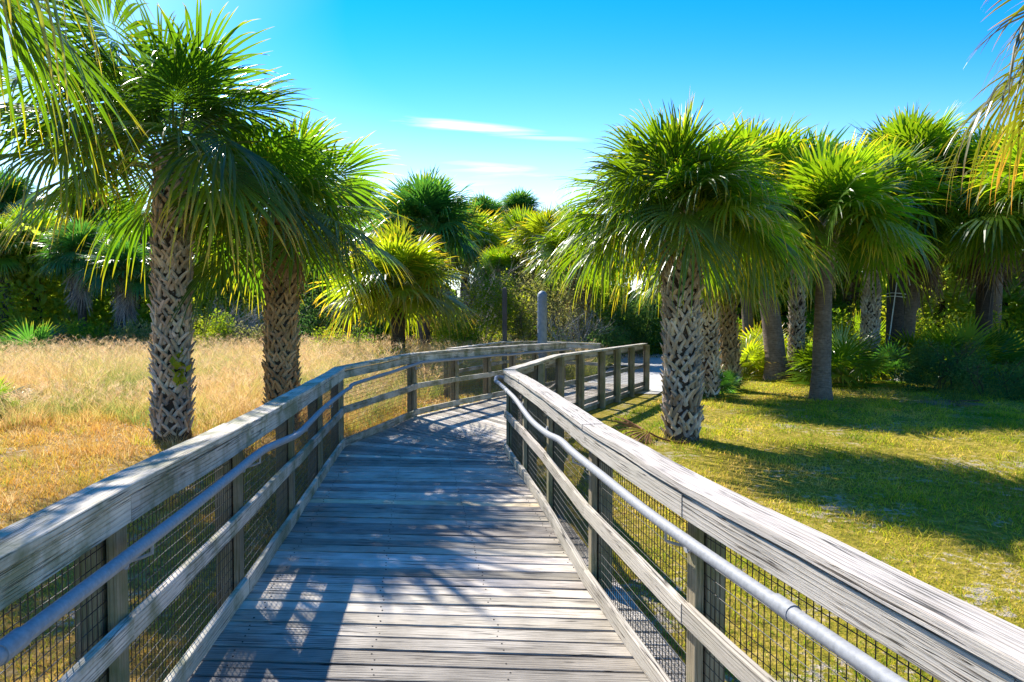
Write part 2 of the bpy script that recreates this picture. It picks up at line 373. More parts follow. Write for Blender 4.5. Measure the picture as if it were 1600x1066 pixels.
def skirt_mesh(name, seed, n=22, L=1.0, length=1.2, mat=None, rad=0.16):
    rg = np.random.default_rng(seed); Vs = []; Fs = []; UV = []; off = 0
    for i in range(n):
        az = i * 2.39996 + rg.normal(0, 0.3); h = np.array([math.cos(az), math.sin(az), 0.0]); z = np.array([0, 0, 1.0])
        z0 = -rg.uniform(0.0, 1.0) * length
        el = R(rg.uniform(-86, -62)); e = h * math.cos(el) + z * math.sin(el)
        Vv, F, uv = fan_leaf(rg, h * rad * rg.uniform(1.0, 1.7) + z * z0, e, np.cross(e, np.cross(z, h)), L * rg.uniform(0.6, 1.0), 16, [0.05, 0.35, 0.6, 0.8, 1.0], 0.9, 0.2, vf=False, amax=1.1, width=0.75, split=0.3)
        Vs.append(Vv); Fs.append(F + off); off += len(Vv); UV.append(uv)
    return np_mesh(name, np.concatenate(Vs), np.concatenate(Fs), [mat or DEAD], uv=np.concatenate(UV))

def ground_z(x, y):
    t = min(max((y - 3.0) / 9.0, 0), 1); t = t * t * (3 - 2 * t)
    return -0.40 + 0.27 * t + 0.02 * math.sin(x * 0.9 + 1.3) * math.sin(y * 0.7) 
def gz_np(x, y):
    t = np.clip((y - 3.0) / 9.0, 0, 1); t = t * t * (3 - 2 * t)
    return -0.40 + 0.27 * t + 0.02 * np.sin(x * 0.9 + 1.3) * np.sin(y * 0.7)

def trunk_obj(parent, h, r0, r1, lean=(0, 0), style='boots', seed=1, z0=0.0, zs=None, bark=None, boot=None, flare=1.0):
    """style boots: crossed split leaf bases all the way; smooth: bare ringed bark, boots only from zs up"""
    rg = random.Random(seed); b = MB(); m = 14; N_ = 16
    def cx(t): return Vector((lean[0] * t ** 1.3, lean[1] * t ** 1.3, h * t))
    def rad(t): return r0 + (r1 - r0) * t
    pts = [cx(i / m) for i in range(m + 1)]; pts[0].z = -0.25
    core = 0.80 if style == 'boots' else 1.0
    rr = [(rad(i / m) * core * (1 + (0.40 * flare if i == 0 else 0.10 * flare if i == 1 else 0)) * (1 + rg.uniform(-0.02, 0.02))) for i in range(m + 1)]
    b.tube(pts, rr, N_, mi=0)
    zz = 0.0 if style == 'boots' else (zs if zs is not None else h)
    row = 0; zend = h + 0.02; zz += rg.uniform(0, .05)
    per = max(6, int(round(2 * math.pi * max(r0, r1) / 0.215)))
    while zz < zend:
        t = min(zz / h, 1.0); c = cx(t); rb = rad(t) * (core if style == 'boots' else 1.0)
        for k in range(per):
            th = 2 * math.pi * (k + 0.5 * (row % 2)) / per + rg.uniform(-0.07, 0.07)
            hh = rg.uniform(0.14, 0.30); dth = 2 * math.pi / per
            tn = rg.uniform(0.6, 1.3); tint = (tn, tn * rg.uniform(0.94, 1.0), tn * rg.uniform(0.86, 1.0))
            for sgn in (-1, 1):
                if rg.random() < 0.14: continue
                rings = []; reach = rg.uniform(0.50, 0.72); outw = rg.uniform(0.045, 0.11)
                for q, s in enumerate((0.0, 0.35, 0.7, 1.0)):
                    ph = th + sgn * dth * reach * s + (-sgn) * dth * 0.10
                    zc = zz + hh * (s ** 0.9); ro = rb + 0.012 + outw * s ** 1.4
                    wd = (0.062, 0.056, 0.046, 0.030)[q] * rg.uniform(0.9, 1.1); tk = (0.024, 0.02, 0.015, 0.009)[q]
                    rv = Vector((math.cos(ph), math.sin(ph), 0)); tv = Vector((-math.sin(ph), math.cos(ph), 0))
                    cc = Vector((c.x, c.y, 0)) + Vector((0, 0, zc))
                    # blade width is across its run: mix of tangent and vertical
                    wv = (tv * 0.80 - Vector((0, 0, 1)) * sgn * 0.45).normalized()
                    cc = cc + rv * ro
                    rings.append([cc - wv * wd * 0.5 - rv * tk, cc + wv * wd * 0.5 - rv * tk, cc + wv * wd * 0.42 + rv * tk * 0.6, cc + rv * tk, cc - wv * wd * 0.42 + rv * tk * 0.6])
                b.ring(rings, tint=tint, mi=1)
        zz += 0.088 + rg.uniform(-0.006, 0.006); row += 1
    return b.build('trunk', [bark or (CORE if style == 'boots' else BARK), boot or BOOT], parent)

# ================================================================== GROUND
def smooth_axis(near, far, step):
    a = list(np.arange(-near, near + 1e-6, step)); s = step; x = near
    while x < far:
        s *= 1.35; x += s; a.append(x); a.insert(0, -x)
    return np.array(a)
gx = smooth_axis(30, 420, 0.5); gy = smooth_axis(30, 420, 0.5) + 14
GX, GY = np.meshgrid(gx, gy); GZ = gz_np(GX, GY)
idx = np.arange(GX.size).reshape(GX.shape)
Fg = np.stack([idx[:-1, :-1], idx[:-1, 1:], idx[1:, 1:], idx[1:, :-1]], -1).reshape(-1, 4)
def ground_mat():
    m = M('ground_soil'); p = m.pos(); s_ = m.node('ShaderNodeSeparateXYZ', {0: p}); x, y = s_.outputs[0], s_.outputs[1]
    n1 = m.noise(p, 1.1, 5, 0.6); n2 = m.noise(p, 9.0, 5, 0.7); n3 = m.noise(p, 40, 3, 0.6); n4 = m.noise(p, 0.45, 4, 0.6)
    lawn = m.ramp(n2, [(0.30, (0.09, 0.085, 0.012)), (0.50, (0.27, 0.22, 0.02)), (0.72, (0.46, 0.32, 0.10))])
    dry = m.ramp(n2, [(0.30, (0.17, 0.10, 0.022)), (0.50, (0.33, 0.20, 0.045)), (0.72, (0.42, 0.31, 0.15))])
    side = m.ramp(m.math('ADD', m.math('MULTIPLY', x, 0.25), m.math('ADD', m.math('MULTIPLY', n1, 1.2), -0.15)), [(0.1, 0.0), (0.9, 1.0)])
    c = m.mix(side, dry, lawn)
    sand = m.ramp(m.math('ADD', m.math('MULTIPLY', n1, 0.5), m.math('MULTIPLY', n2, 0.5)), [(0.54, 0.0), (0.60, 1.0)])
    near = m.ramp(m.math('MULTIPLY', y, 0.1), [(0.45, 0.9), (0.9, 0.6)])
    c = m.mix(m.math('MULTIPLY', sand, near), c, (0.40, 0.35, 0.31))
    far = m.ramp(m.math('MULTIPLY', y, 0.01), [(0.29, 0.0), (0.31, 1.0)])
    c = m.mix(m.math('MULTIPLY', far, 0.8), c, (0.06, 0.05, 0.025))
    c = m.mix(0.35, c, m.ramp(n3, [(0.3, 0.35), (0.7, 1.0)]), 'MULTIPLY')
    m.bump(m.math('ADD', n2, n3), 0.8, 0.03)
    return m.fin(c, 0.95, 0.1)
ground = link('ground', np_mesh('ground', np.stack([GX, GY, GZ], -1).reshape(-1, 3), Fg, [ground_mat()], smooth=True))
tag(ground, 'sandy ground under the grass', None, None, 'structure')

# concrete path from the end of the boardwalk
def path_strip(name, pts, width, zoff=0.012):
    b = []; F = []
    P = [Vector((p[0], p[1], 0)) for p in pts]; n = len(P)
    for i, p in enumerate(P):
        d = (P[min(i + 1, n - 1)] - P[max(i - 1, 0)]).normalized(); s = Vector((d.y, -d.x, 0))
        for k in (-1, 1):
            q = p + s * k * width[i] * 0.5; b.append((q.x, q.y, ground_z(q.x, q.y) + zoff))
    F = [(2 * i, 2 * i + 1, 2 * i + 3, 2 * i + 2) for i in range(n - 1)]
    # thickness
    top = np.array(b); bot = top.copy(); bot[:, 2] -= 0.12
    Vv = np.concatenate([top, bot]); m_ = len(top); FF = list(F)
    for i in range(n - 1):
        FF.append((2 * i, 2 * i + 2, 2 * i + 2 + m_, 2 * i + m_)); FF.append((2 * i + 1, 2 * i + 1 + m_, 2 * i + 3 + m_, 2 * i + 3))
    return link(name, np_mesh(name, Vv, FF, [CONC]))
def conc_mat():
    m = M('path_concrete'); p = m.pos(); n = m.noise(p, 3, 5, 0.6); n2 = m.noise(p, 60, 3)
    c = m.ramp(n, [(0.3, (0.36, 0.35, 0.34)), (0.7, (0.52, 0.51, 0.50))]); c = m.mix(m.math('MULTIPLY', n2, 0.3), c, (0.25, 0.24, 0.22)); m.bump(n2, 0.2, 0.004)
    return m.fin(c, 0.9, 0.2)
CONC = conc_mat()
tag(path_strip('path', [(1.2 + 1.15, 16.1), (3.0, 18.0), (4.1, 22.0), (5.2, 27), (6.9, 36), (9.6, 50), (14, 66)], [2.2, 2.2, 2.2, 2.2, 2.2, 2.2, 2.2], 0.02), 'pale concrete path leaving the end of the boardwalk', None, None, 'structure')
tag(path_strip('side_path', [(3.2, 23.6), (1.5, 24.6), (-1.5, 25.2), (-5, 25.4)], [2.4, 2.6, 2.6, 2.4], 0.03), 'shaded concrete pad behind the railings', None, None, 'structure')

# ================================================================== BOARDWALK
LEFT = [(-1.05, -0.62, .03), (-1.22, 0.93, .03), (-1.395, 2.48, .03), (-1.57, 4.03, .01), (-1.76, 5.60, .0), (-1.955, 7.13, -.008), (-2.14, 8.72, .0),
        (-1.55, 11.2, .05), (-.957, 12.44, .055), (-.40, 13.6, .045), (.11, 14.67, .035), (.635, 15.76, .02), (1.38, 17.3, .0)]
RIGHT = [(1.65, -1.5, -.05), (1.335, -.09, -.05), (1.016, 1.356, -.05), (.703, 2.80, -.047), (.453, 4.27, -.038), (.27, 5.85, -.03), (.08, 7.18, -.012), (-.10, 8.47, -.015),
         (.30, 10.05, -.01), (.72, 11.66, .0), (1.15, 12.53, .0), (1.69, 13.62, .0), (2.14, 14.53, .0), (2.60, 15.45, .0), (3.17, 16.6, .0)]
def pv(p): return Vector((p[0], p[1], 0))
def offsets(nodes, side):
    """miter vectors pointing OUT of the walkway, unit perpendicular distance"""
    outv = []; n = len(nodes)
    def nrm(a, b):
        d = (pv(b) - pv(a)).normalized(); return Vector((-d.y, d.x, 0)) * side
    for i in range(n):
        if i == 0: v = nrm(nodes[0], nodes[1])
        elif i == n - 1: v = nrm(nodes[-2], nodes[-1])
        else:
            a = nrm(nodes[i - 1], nodes[i]); b = nrm(nodes[i], nodes[i + 1]); v = (a + b).normalized(); v = v / max(v.dot(a), 0.4)
        outv.append(v)
    return outv
CAPH = 1.045
def sect(p, o, u0, u1, z0, z1, ch=0.004):
    pr = [(u0 + ch, z0), (u1 - ch, z0), (u1, z0 + ch), (u1, z1 - ch), (u1 - ch, z1), (u0 + ch, z1), (u0, z1 - ch), (u0, z0 + ch)]
    return [Vector((p[0], p[1], p[2])) + o * u + Vector((0, 0, z)) for u, z in pr]
def railing(name, label, nodes, side, wd, postmat, group=None, cap_spans=None, mesh=True, kick=True, mid=True, posts_h=0.0, capspec=(-.012, .135), wiretop=0.93):
    n = len(nodes); ov = offsets(nodes, side)
    base = Vector((nodes[0][0], nodes[0][1], ground_z(nodes[0][0], nodes[0][1])))
    root = empty(name, base, label, 'railing', group)
    def bd(nm, i, j, u0, u1, z0, z1, mat, jit=0.003, gap=0.002, tn=None, ch=0.004, roll=0.0):
        b = MB(); rings = []; tn = tn or rnd.uniform(0.82, 1.12)
        dz = [rnd.uniform(-jit, jit) for _ in range(2)]; du = [rnd.uniform(-jit, jit) * 0.6 for _ in range(2)]
        for k in range(i, j + 1):
            P = nodes[k]; segs = 1
            f = (k - i) / (j - i)
            q = Vector(P)
            if k == i: q = q + (Vector(nodes[k + 1]) - Vector(nodes[k])).normalized() * gap
            if k == j: q = q + (Vector(nodes[k - 1]) - Vector(nodes[k])).normalized() * gap
            zz = dz[0] * (1 - f) + dz[1] * f; uu = du[0] * (1 - f) + du[1] * f
            rings.append(sect(q, ov[k], u0 + uu, u1 + uu, z0 + zz, z1 + zz, ch))
            if k < j:   # slight bow between nodes
                A, B = Vector(nodes[k]), Vector(nodes[k + 1])
                for s in (0.25, 0.5, 0.75):
                    q2 = A.lerp(B, s); o2 = ov[k].lerp(ov[k + 1], s); bow = math.sin(math.pi * s) * rnd.uniform(-0.003, 0.004); bz = math.sin(math.pi * s) * rnd.uniform(-0.004, 0.003)
                    if len(rings) >= 1: rings.append(sect(q2, o2, u0 + uu + bow, u1 + uu + bow, z0 + zz + bz, z1 + zz + bz, ch))
        b.ring(rings, tint=(tn, tn * rnd.uniform(0.97, 1.0), tn * rnd.uniform(0.93, 1.0)))
        return b.build(nm, mat, root, base)
    caps = cap_spans or [(i, i + 1) for i in range(n - 1)]
    for (i, j) in caps: bd('cap_board', i, j, capspec[0], capspec[1], CAPH - .038, CAPH, wd, 0.005, 0.004)
    for i in range(n - 1):
        bd('top_board', i, i + 1, 0.0, .036, CAPH - .148, CAPH - .046, wd)
        if mid: bd('middle_rail', i, i + 1, 0.0, .037, .452, .540, wd, 0.006)
        if kick: bd('kick_board', i, i + 1, 0.0, .037, .022, .118, wd, 0.004)
    for i in range(n):
        P = Vector(nodes[i]); o = ov[i].normalized()
        if i < n - 1: d = (Vector(nodes[i + 1]) - P)
        else: d = (P - Vector(nodes[i - 1]))
        d.z = 0; d.normalize(); o = Vector((-d.y, d.x, 0)) * side
        gz = ground_z(P.x, P.y) - 0.15
        for nm, u0, u1, hw, zb, zt in (('batten', .039, .076, .044, P.z - .12, P.z + CAPH - .040), ('post', .088, .177, .045, gz, P.z + CAPH - .040 + posts_h)):
            b = MB(); ch = 0.004; rings = []
            sh = rnd.uniform(-0.01, 0.01)
            for z in (zb, (zb + zt) / 2, zt):
                pr = [(u0 + ch, -hw), (u1 - ch, -hw), (u1, -hw + ch), (u1, hw - ch), (u1 - ch, hw), (u0 + ch, hw), (u0, hw - ch), (u0, -hw + ch)]
                rings.append([Vector((P.x, P.y, z)) + o * a + d * (c + sh) for a, c in pr])
            tn = rnd.uniform(0.8, 1.15); b.ring(rings, tint=(tn, tn, tn * 0.96)); b.build(nm, postmat, root, base)
    if mesh:
        for i in range(n - 1):
            A, B = Vector(nodes[i]), Vector(nodes[i + 1]); oa, ob = ov[i], ov[i + 1]; Ln = (B - A).length
            b = MB(); wr = 0.0021; u = 0.081
            nv = int(Ln / 0.037)
            for k in range(nv):
                f = (k + 0.5) / nv; q = A.lerp(B, f) + oa.lerp(ob, f) * u
                wob = [rnd.uniform(-0.003, 0.003) for _ in range(3)]
                dd = (B - A).normalized()
                b.tube([q + Vector((0, 0, .03)) + dd * wob[0], q + Vector((0, 0, .5)) + dd * wob[1], q + Vector((0, 0, wiretop)) + dd * wob[2]], wr, 4, caps=False)
            z = .05; r_ = 0
            while z < wiretop:
                pts = []
                for s in range(7):
                    f = s / 6; q = A.lerp(B, f) + oa.lerp(ob, f) * (u - 0.003) + Vector((0, 0, z + rnd.uniform(-0.0035, 0.0035))); pts.append(q)
                b.tube(pts, wr, 4, caps=False); z += 0.052
            b.build('wire_mesh', WIRE, root, base)
    return root, base, ov

rl, bl, ovl = railing('wooden_railing', 'long weathered railing on the left of the boardwalk, green with algae', LEFT, 1, WOODL, POSTW, 'railings of the boardwalk', cap_spans=[(0, 3), (3, 5), (5, 6), (6, 7), (7, 9), (9, 12)])
rr_, br, ovr = railing('wooden_railing', 'pale sun-bleached railing on the right of the boardwalk, folding back at a sharp corner', RIGHT, -1, WOOD, POSTW, 'railings of the boardwalk', cap_spans=[(0, 4), (4, 6), (6, 7), (7, 9), (9, 14)])

def cam_ray(px, py):
    x = (px - 800) / 1066.67; y = (533 - py) / 1066.67
    d = Vector((x, 1, y)); c, s = math.cos(-PITCH), math.sin(-PITCH)
    return Vector((d.x, d.y * c - d.z * s, d.y * s + d.z * c))
def pipe(parent, base, pts, name='handrail'):
    # smooth through points (Catmull-Rom)
    P = [Vector(p) for p in pts]; out_ = []
    for i in range(len(P) - 1):
        a = P[max(i - 1, 0)]; b = P[i]; c = P[i + 1]; d = P[min(i + 2, len(P) - 1)]
        for k in range(5):
            t = k / 5; out_.append(0.5 * ((2 * b) + (c - a) * t + (2 * a - 5 * b + 4 * c - d) * t * t + (3 * b - a - 3 * c + d) * t ** 3))
    out_.append(P[-1]); m = MB(); m.tube(out_, 0.0235, 16, smooth=True)
    return m.build(name, METAL, parent, base)
def rail_pts(nodes, ov, spec):
    res = []
    for (f, u, z) in spec:
        i = min(int(f), len(nodes) - 2); t = f - i
        A, B = Vector(nodes[i]), Vector(nodes[i + 1]); q = A.lerp(B, t) + ov[i].lerp(ov[i + 1], t) * u
        res.append(Vector((q.x, q.y, z)))
    return res
lp = rail_pts(LEFT, ovl, [(0, -.075, .89), (1, -.075, .885), (2, -.075, .872), (2.6, -.072, .872), (3, -.07, .876), (3.25, -.085, .856), (3.6, -.11, .822), (4, -.085, .806), (4.5, -.07, .805), (5, -.07, .802), (5.6, -.075, .80), (5.88, -.09, .80), (6.0, -.09, .815), (6.12, -.09, .835), (6.5, -.075, .875), (6.9, -.07, .925), (7.1, -.07, .94), (8, -.07, .93), (9, -.07, .92), (9.6, -.07, .90), (10.3, -.07, .90), (11, -.07, .89), (12, -.07, .87), (12.1, -.06, .86)])
e0 = lp[-1]; lp += [e0 + Vector((.08, .05, -.02)), e0 + Vector((.09, .06, -.10)), e0 + Vector((.0, .03, -.13)), e0 + Vector((-.15, -.2, -.13))]
pl = pipe(rl, bl, lp)
rp = rail_pts(RIGHT, ovr, [(0, -.07, .82), (1, -.07, .82), (2, -.07, .82), (3, -.07, .82), (3.6, -.07, .825), (4, -.07, .832), (4.25, -.075, .835), (4.5, -.10, .815), (4.9, -.11, .80), (5.3, -.10, .815), (5.7, -.08, .835), (6, -.07, .845), (6.5, -.07, .86), (6.9, -.08, .875), (7.0, -.10, .885)])
K = Vector(RIGHT[7]); rp += [Vector((K.x - .10, K.y + .06, .905)), Vector((K.x - .10, K.y + .20, .915)), Vector((K.x - .04, K.y + .25, .915)), Vector((K.x + .02, K.y + .22, .90))]
pr_ = pipe(rr_, br, rp)
def brackets(nodes, ov, fs, zz, pp, base):
    for f, z in zip(fs, zz):
        q = rail_pts(nodes, ov, [(f, -.07, z), (f, -.035, z - .075), (f, .0, z - .085), (f, .034, z - .088)])
        b = MB(); b.tube([q[0] - Vector((0, 0, .018)), q[0] - Vector((0, 0, .06)), q[1], q[2], q[3]], .0065, 8); 
        o = (q[3] - q[1]).normalized(); c = q[3] - o * 0.002
        b.tube([c - o * .008, c + o * .004], .032, 12); b.build('bracket', METAL, pp, base)
brackets(LEFT, ovl, [1, 2, 3, 4, 5, 7, 8, 9, 10, 11], [.885, .872, .876, .806, .802, .932, .93, .92, .90, .89], pl, bl)
brackets(RIGHT, ovr, [2, 3, 4, 5, 6], [.82, .82, .832, .80, .845], pr_, br)

# deck: planks between stations of (left, right)
def L_at(f): i = min(int(f), len(LEFT) - 2); return Vector(LEFT[i]).lerp(Vector(LEFT[i + 1]), f - i)
ST = []
def lx(nodes, y):
    for a, b in zip(nodes, nodes[1:]):
        if a[1] <= y <= b[1]: t = (y - a[1]) / (b[1] - a[1]); return Vector(a).lerp(Vector(b), t)
def ext(p, q, e): d = (p - q); d.z = 0; d.normalize(); return p + d * e
ST = [(lx(LEFT, -.6), lx(RIGHT, -.6)), (lx(LEFT, 8.0), lx(RIGHT, 7.9)), (Vector(LEFT[6]), lx(RIGHT, 8.2)), (Vector((-1.83, 10.0, .02)), Vector((-.09, 8.6, -.015))), (Vector(LEFT[7]), Vector((.03, 9.0, -.013))),
      (Vector(LEFT[9]), Vector((.72, 11.66, 0))), (Vector(LEFT[12]), Vector((2.95, 16.15, 0))), (Vector((1.6, 17.75, 0)), Vector((3.3, 16.9, 0)))]
deck = empty('boardwalk_deck', (0, 2, 0), 'weathered grey plank deck of the boardwalk between the two railings', 'boardwalk')
db = MB(); nb = []
pos_list = []
for (a, b), (c, d) in zip(ST, ST[1:]):
    ln = max(((a + b) * .5 - (c + d) * .5).length, ((a - c).length + (b - d).length) / 2 * 0.8); k = max(1, int(round(ln / 0.143)))
    for i in range(k): pos_list.append((a.lerp(c, i / k), b.lerp(d, i / k), a.lerp(c, (i + 1) / k), b.lerp(d, (i + 1) / k)))
for (a, b, c, d) in pos_list:
    g = 0.006 + rnd.uniform(0, .006); a2 = a.lerp(c, g / max((c - a).length, .02)); c2 = c.lerp(a, g / max((c - a).length, .02)); b2 = b.lerp(d, min(g / max((d - b).length, .02), .3)); d2 = d.lerp(b, min(g / max((d - b).length, .02), .3))
    e = 0.085; A = ext(a2, b2, e + rnd.uniform(-.01, .01)); C = ext(c2, d2, e + rnd.uniform(-.01, .01)); B = ext(b2, a2, e); D = ext(d2, c2, e)
    tn = rnd.choice([.55, .72, .85, 1.0, 1.12, 1.25]) * rnd.uniform(.94, 1.06); tint = (tn, tn * rnd.uniform(.97, 1.0), tn * rnd.uniform(.92, 1.0))
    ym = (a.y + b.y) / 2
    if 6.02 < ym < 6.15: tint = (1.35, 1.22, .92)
    z1 = rnd.uniform(-.003, .003); z2 = rnd.uniform(-.003, .003); cup = rnd.uniform(-.002, .003)
    rings = []
    for s in (0, .25, .5, .75, 1):
        p = A.lerp(B, s); q = C.lerp(D, s); zz = z1 * (1 - s) + z2 * s + rnd.uniform(-.0008, .0008)
        w_ = (q - p); wn_ = w_.normalized() if w_.length > 1e-4 else Vector((0, 1, 0)); ch = min(.004, w_.length * .2)
        up = Vector((0, 0, 1))
        rings.append([p + up * (zz - .038), q + up * (zz - .038), q + up * (zz - ch), q - wn_ * ch + up * (zz + cup), (p + q) / 2 + up * zz, p + wn_ * ch + up * (zz + cup), p + up * (zz - ch)])
    db.ring(rings, tint=tint)
    for s in (.09, .37, .64, .91):
        for t in (.27, .73):
            if rnd.random() < .12 or (C - A).length < .09: continue
            p = A.lerp(B, s + rnd.uniform(-.012, .012)).lerp(C.lerp(D, s), t + rnd.uniform(-.06, .06)); r_ = .0045
            z = z1 * (1 - s) + z2 * s + .0022 + max(cup, 0)
            rg_ = [Vector((p.x + r_ * math.cos(k * math.pi / 3), p.y + r_ * math.sin(k * math.pi / 3), p.z + z)) for k in range(6)]
            db.ring([[v - Vector((0, 0, .004)) for v in rg_], rg_], mi=1)
db.build('plank_surface', [DECKW, NAIL], deck, (0, 2, 0))
# beams under the deck
for nodes, side in ((LEFT, 1), (RIGHT, -1)):
    ov = offsets(nodes, side); b = MB()
    for i in range(len(nodes) - 1):
        b.ring([sect(Vector(nodes[i]), ov[i], .002, .038, -.235, -.043), sect(Vector(nodes[i + 1]), ov[i + 1], .002, .038, -.235, -.043)], tint=(.9, .9, .85))
    b.build('side_beam', POSTW, deck, (0, 2, 0))
for s in (.3, .7):
    b = MB(); prev = None; rings = []
    for (a, c) in ST:
        p = a.lerp(c, s); dd = (a - c).normalized()
        rings.append([p + dd * .02 + Vector((0, 0, -.235)), p - dd * .02 + Vector((0, 0, -.235)), p - dd * .02 + Vector((0, 0, -.045)), p + dd * .02 + Vector((0, 0, -.045))])
    b.ring(rings); b.build('joist', POSTW, deck, (0, 2, 0))

for nodes, ov, pp, bb, sp in ((LEFT, ovl, pl, bl, ((1.45, -.075, .879), (4.7, -.07, .804), (8.5, -.07, .925))), (RIGHT, ovr, pr_, br, ((2.45, -.07, .82), (6.3, -.07, .852)))):
    for (f, u, z) in sp:
        q = rail_pts(nodes, ov, [(f - .03, u, z), (f + .03, u, z)]); b = MB(); b.tube(q, .0275, 16); b.build('coupling', METAL, pp, bb)

# landing railing further back, tall post, grey capped post, bench
FAR = [(-1.35, 15.2, -.06), (-.17, 18.4, -.02), (.66, 18.7, -.02), (2.33, 18.0, -.06)]
rf, bf, ovf = railing('wooden_railing', 'low far railing crossing behind the boardwalk next to the capped grey post', FAR, 1, WOODL, POSTW, 'railings of the boardwalk', mesh=False, mid=True, kick=False)
tp = MB(); tp.box((-.066, -.066, -.2), (.066, .066, 2.60), ch=.012); tp.ring([[(-.056, -.056, 2.601), (.056, -.056, 2.601), (.056, .056, 2.601), (-.056, .056, 2.601)], [(-.02, -.02, 2.625), (.02, -.02, 2.625), (.02, .02, 2.625), (-.02, .02, 2.625)]])
o = tp.build('tall_post', wood('dark_post_wood', (.03, .026, .023), (.06, .052, .045), (.10, .09, .08), .4)); o.location = (-.20, 18.62, -.13)
tag(o, 'thin dark square wooden post standing up behind the far railing corner', 'post')
gp = empty('capped_post', (.78, 17.6, -.13), 'thick grey round post with a domed top and small pegs', 'post')
def grey_mat():
    m = M('grey_painted_post'); n = m.noise(m.obj(), 9, 4); c = m.ramp(n, [(.35, (.15, .19, .22)), (.7, (.22, .26, .29))]); m.bump(n, .2, .004); return m.fin(c, .6, .4)
GREY = grey_mat()
b = MB(); b.tube([(0, 0, -.2), (0, 0, 2.33)], .123, 24); b.build('shaft', GREY, gp)
b = MB(); b.tube([(0, 0, 2.331), (0, 0, 2.40), (0, 0, 2.43), (0, 0, 2.47), (0, 0, 2.492)], [.128, .124, .105, .07, .02], 24); b.build('dome_cap', GREY, gp)
b = MB(); b.tube([(0, 0, 2.22), (0, 0, 2.25)], .129, 24); b.build('band', GREY, gp)
for z in (1.35, 1.55, 1.60, 1.75, 1.95, 2.15):
    for s in (-1, 1):
        if (z * 100) % 2 < 1 and s > 0: continue
        b = MB(); b.tube([(s * .11, -.03, z), (s * .15, -.04, z)], .012, 8); b.build('peg', METAL, gp)
bench = empty('wooden_bench', (1.78, 22.8, ground_z(1.78, 22.8)), 'small backless wooden bench beyond the end of the left railing', 'bench')
for k in range(3):
    b = MB(); b.box((-.66, -.22 + k * .15, .42), (.66, -.08 + k * .15, .46), axis=0, tint=(1.2, 1.2, 1.2)); b.build('seat_board', WOOD, bench)
for sx in (-.5, .5):
    b = MB(); b.box((sx - .045, -.17, -.1), (sx + .045, -.08, .418)); b.box((sx - .045, .08, -.1), (sx + .045, .17, .418)); b.box((sx - .04, -.078, .30), (sx + .04, .078, .39), axis=1); b.build('leg_frame', POSTW, bench)

# ================================================================== PALMS
def palm(name, label, x, y, h, r0, r1, lean=(0, 0), style='boots', crown=None, cscale=1.0, skirt=None, sscale=1.0, seed=1, zs=None, bark=None, boot=None, group=None, cat='palm tree', rz=0.0, flare=1.0):
    root = empty(name, (x, y, ground_z(x, y)), label, cat, group)
    trunk_obj(root, h, r0, r1, lean, style, seed, zs=zs, bark=bark, boot=boot, flare=flare)
    c = link('crown', crown, root, (lean[0], lean[1], h - .02)); c.scale = (cscale,) * 3; c.rotation_euler = (0, 0, rz)
    if skirt:
        s = link('dead_frond_skirt', skirt, root, (lean[0], lean[1], h - .05)); s.scale = (sscale,) * 3; s.rotation_euler = (0, 0, rz)
    return root
NG = 'sabal palms by the boardwalk'
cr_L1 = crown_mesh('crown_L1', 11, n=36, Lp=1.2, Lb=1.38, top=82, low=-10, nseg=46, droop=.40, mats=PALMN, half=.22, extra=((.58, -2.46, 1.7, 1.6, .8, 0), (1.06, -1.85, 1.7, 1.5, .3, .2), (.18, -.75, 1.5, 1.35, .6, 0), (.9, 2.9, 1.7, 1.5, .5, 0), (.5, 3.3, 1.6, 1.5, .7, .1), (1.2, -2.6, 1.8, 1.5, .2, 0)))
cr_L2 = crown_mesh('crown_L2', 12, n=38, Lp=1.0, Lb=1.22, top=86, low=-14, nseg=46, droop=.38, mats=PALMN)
cr_R1 = crown_mesh('crown_R1', 13, n=62, Lp=.85, Lb=1.12, top=89, low=0, nseg=48, droop=.46, bias=.95)
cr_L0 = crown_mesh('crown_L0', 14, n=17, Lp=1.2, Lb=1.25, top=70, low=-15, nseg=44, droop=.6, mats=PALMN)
cr_N = crown_mesh('crown_near_right', 15, n=26, Lp=.9, Lb=1.1, top=80, low=-20, nseg=44, droop=.6, mats=PALMO)
SKH = skirt_mesh('dead_fronds_few', 55, 6, .95, .35, DEAD, .22)
MIDC = [crown_mesh('crown_mid_%d' % i, 30 + i, n=56, Lp=.75, Lb=1.05, top=89, low=-2, nseg=36, hero=False, droop=.36, mats=mt) for i, mt in enumerate((PALM, PALMD, PALM, PALMY, PALMD))]
SK = [skirt_mesh('skirt_%d' % i, 60 + i, 26, 1.0, 1.1, mt) for i, mt in enumerate((DEAD, DEADG, DEAD))]
palm('sabal_palm', 'palm with the nearest grey criss-cross trunk, standing left of the left railing', -5.1, 10.2, 4.1, .27, .245, (.08, 0), crown=cr_L1, seed=1, group=NG)
palm('sabal_palm', 'palm with a tan-brown boot-covered trunk, second from the left railing in the dry grass', -3.92, 11.6, 3.45, .26, .275, (.0, 0), crown=cr_L2, skirt=SKH, sscale=1.0, seed=2, group=NG, boot=BOOTB)
palm('sabal_palm', 'stout palm with a full round crown beside the right railing corner', 2.58, 10.3, 3.25, .265, .28, (-.05, 0), crown=cr_R1, skirt=SKH, sscale=.9, seed=3, group=NG)
palm('sabal_palm', 'palm whose drooping fronds hang into the top left corner of the view', -4.55, 3.95, 4.8, .22, .22, crown=cr_L0, seed=4, group=NG)
palm('sabal_palm', 'palm whose orange-tipped fronds hang into the top right corner', 6.45, 6.8, 4.8, .22, .22, crown=cr_N, seed=5, group=NG)
RG = 'palms grouped on the right lawn'
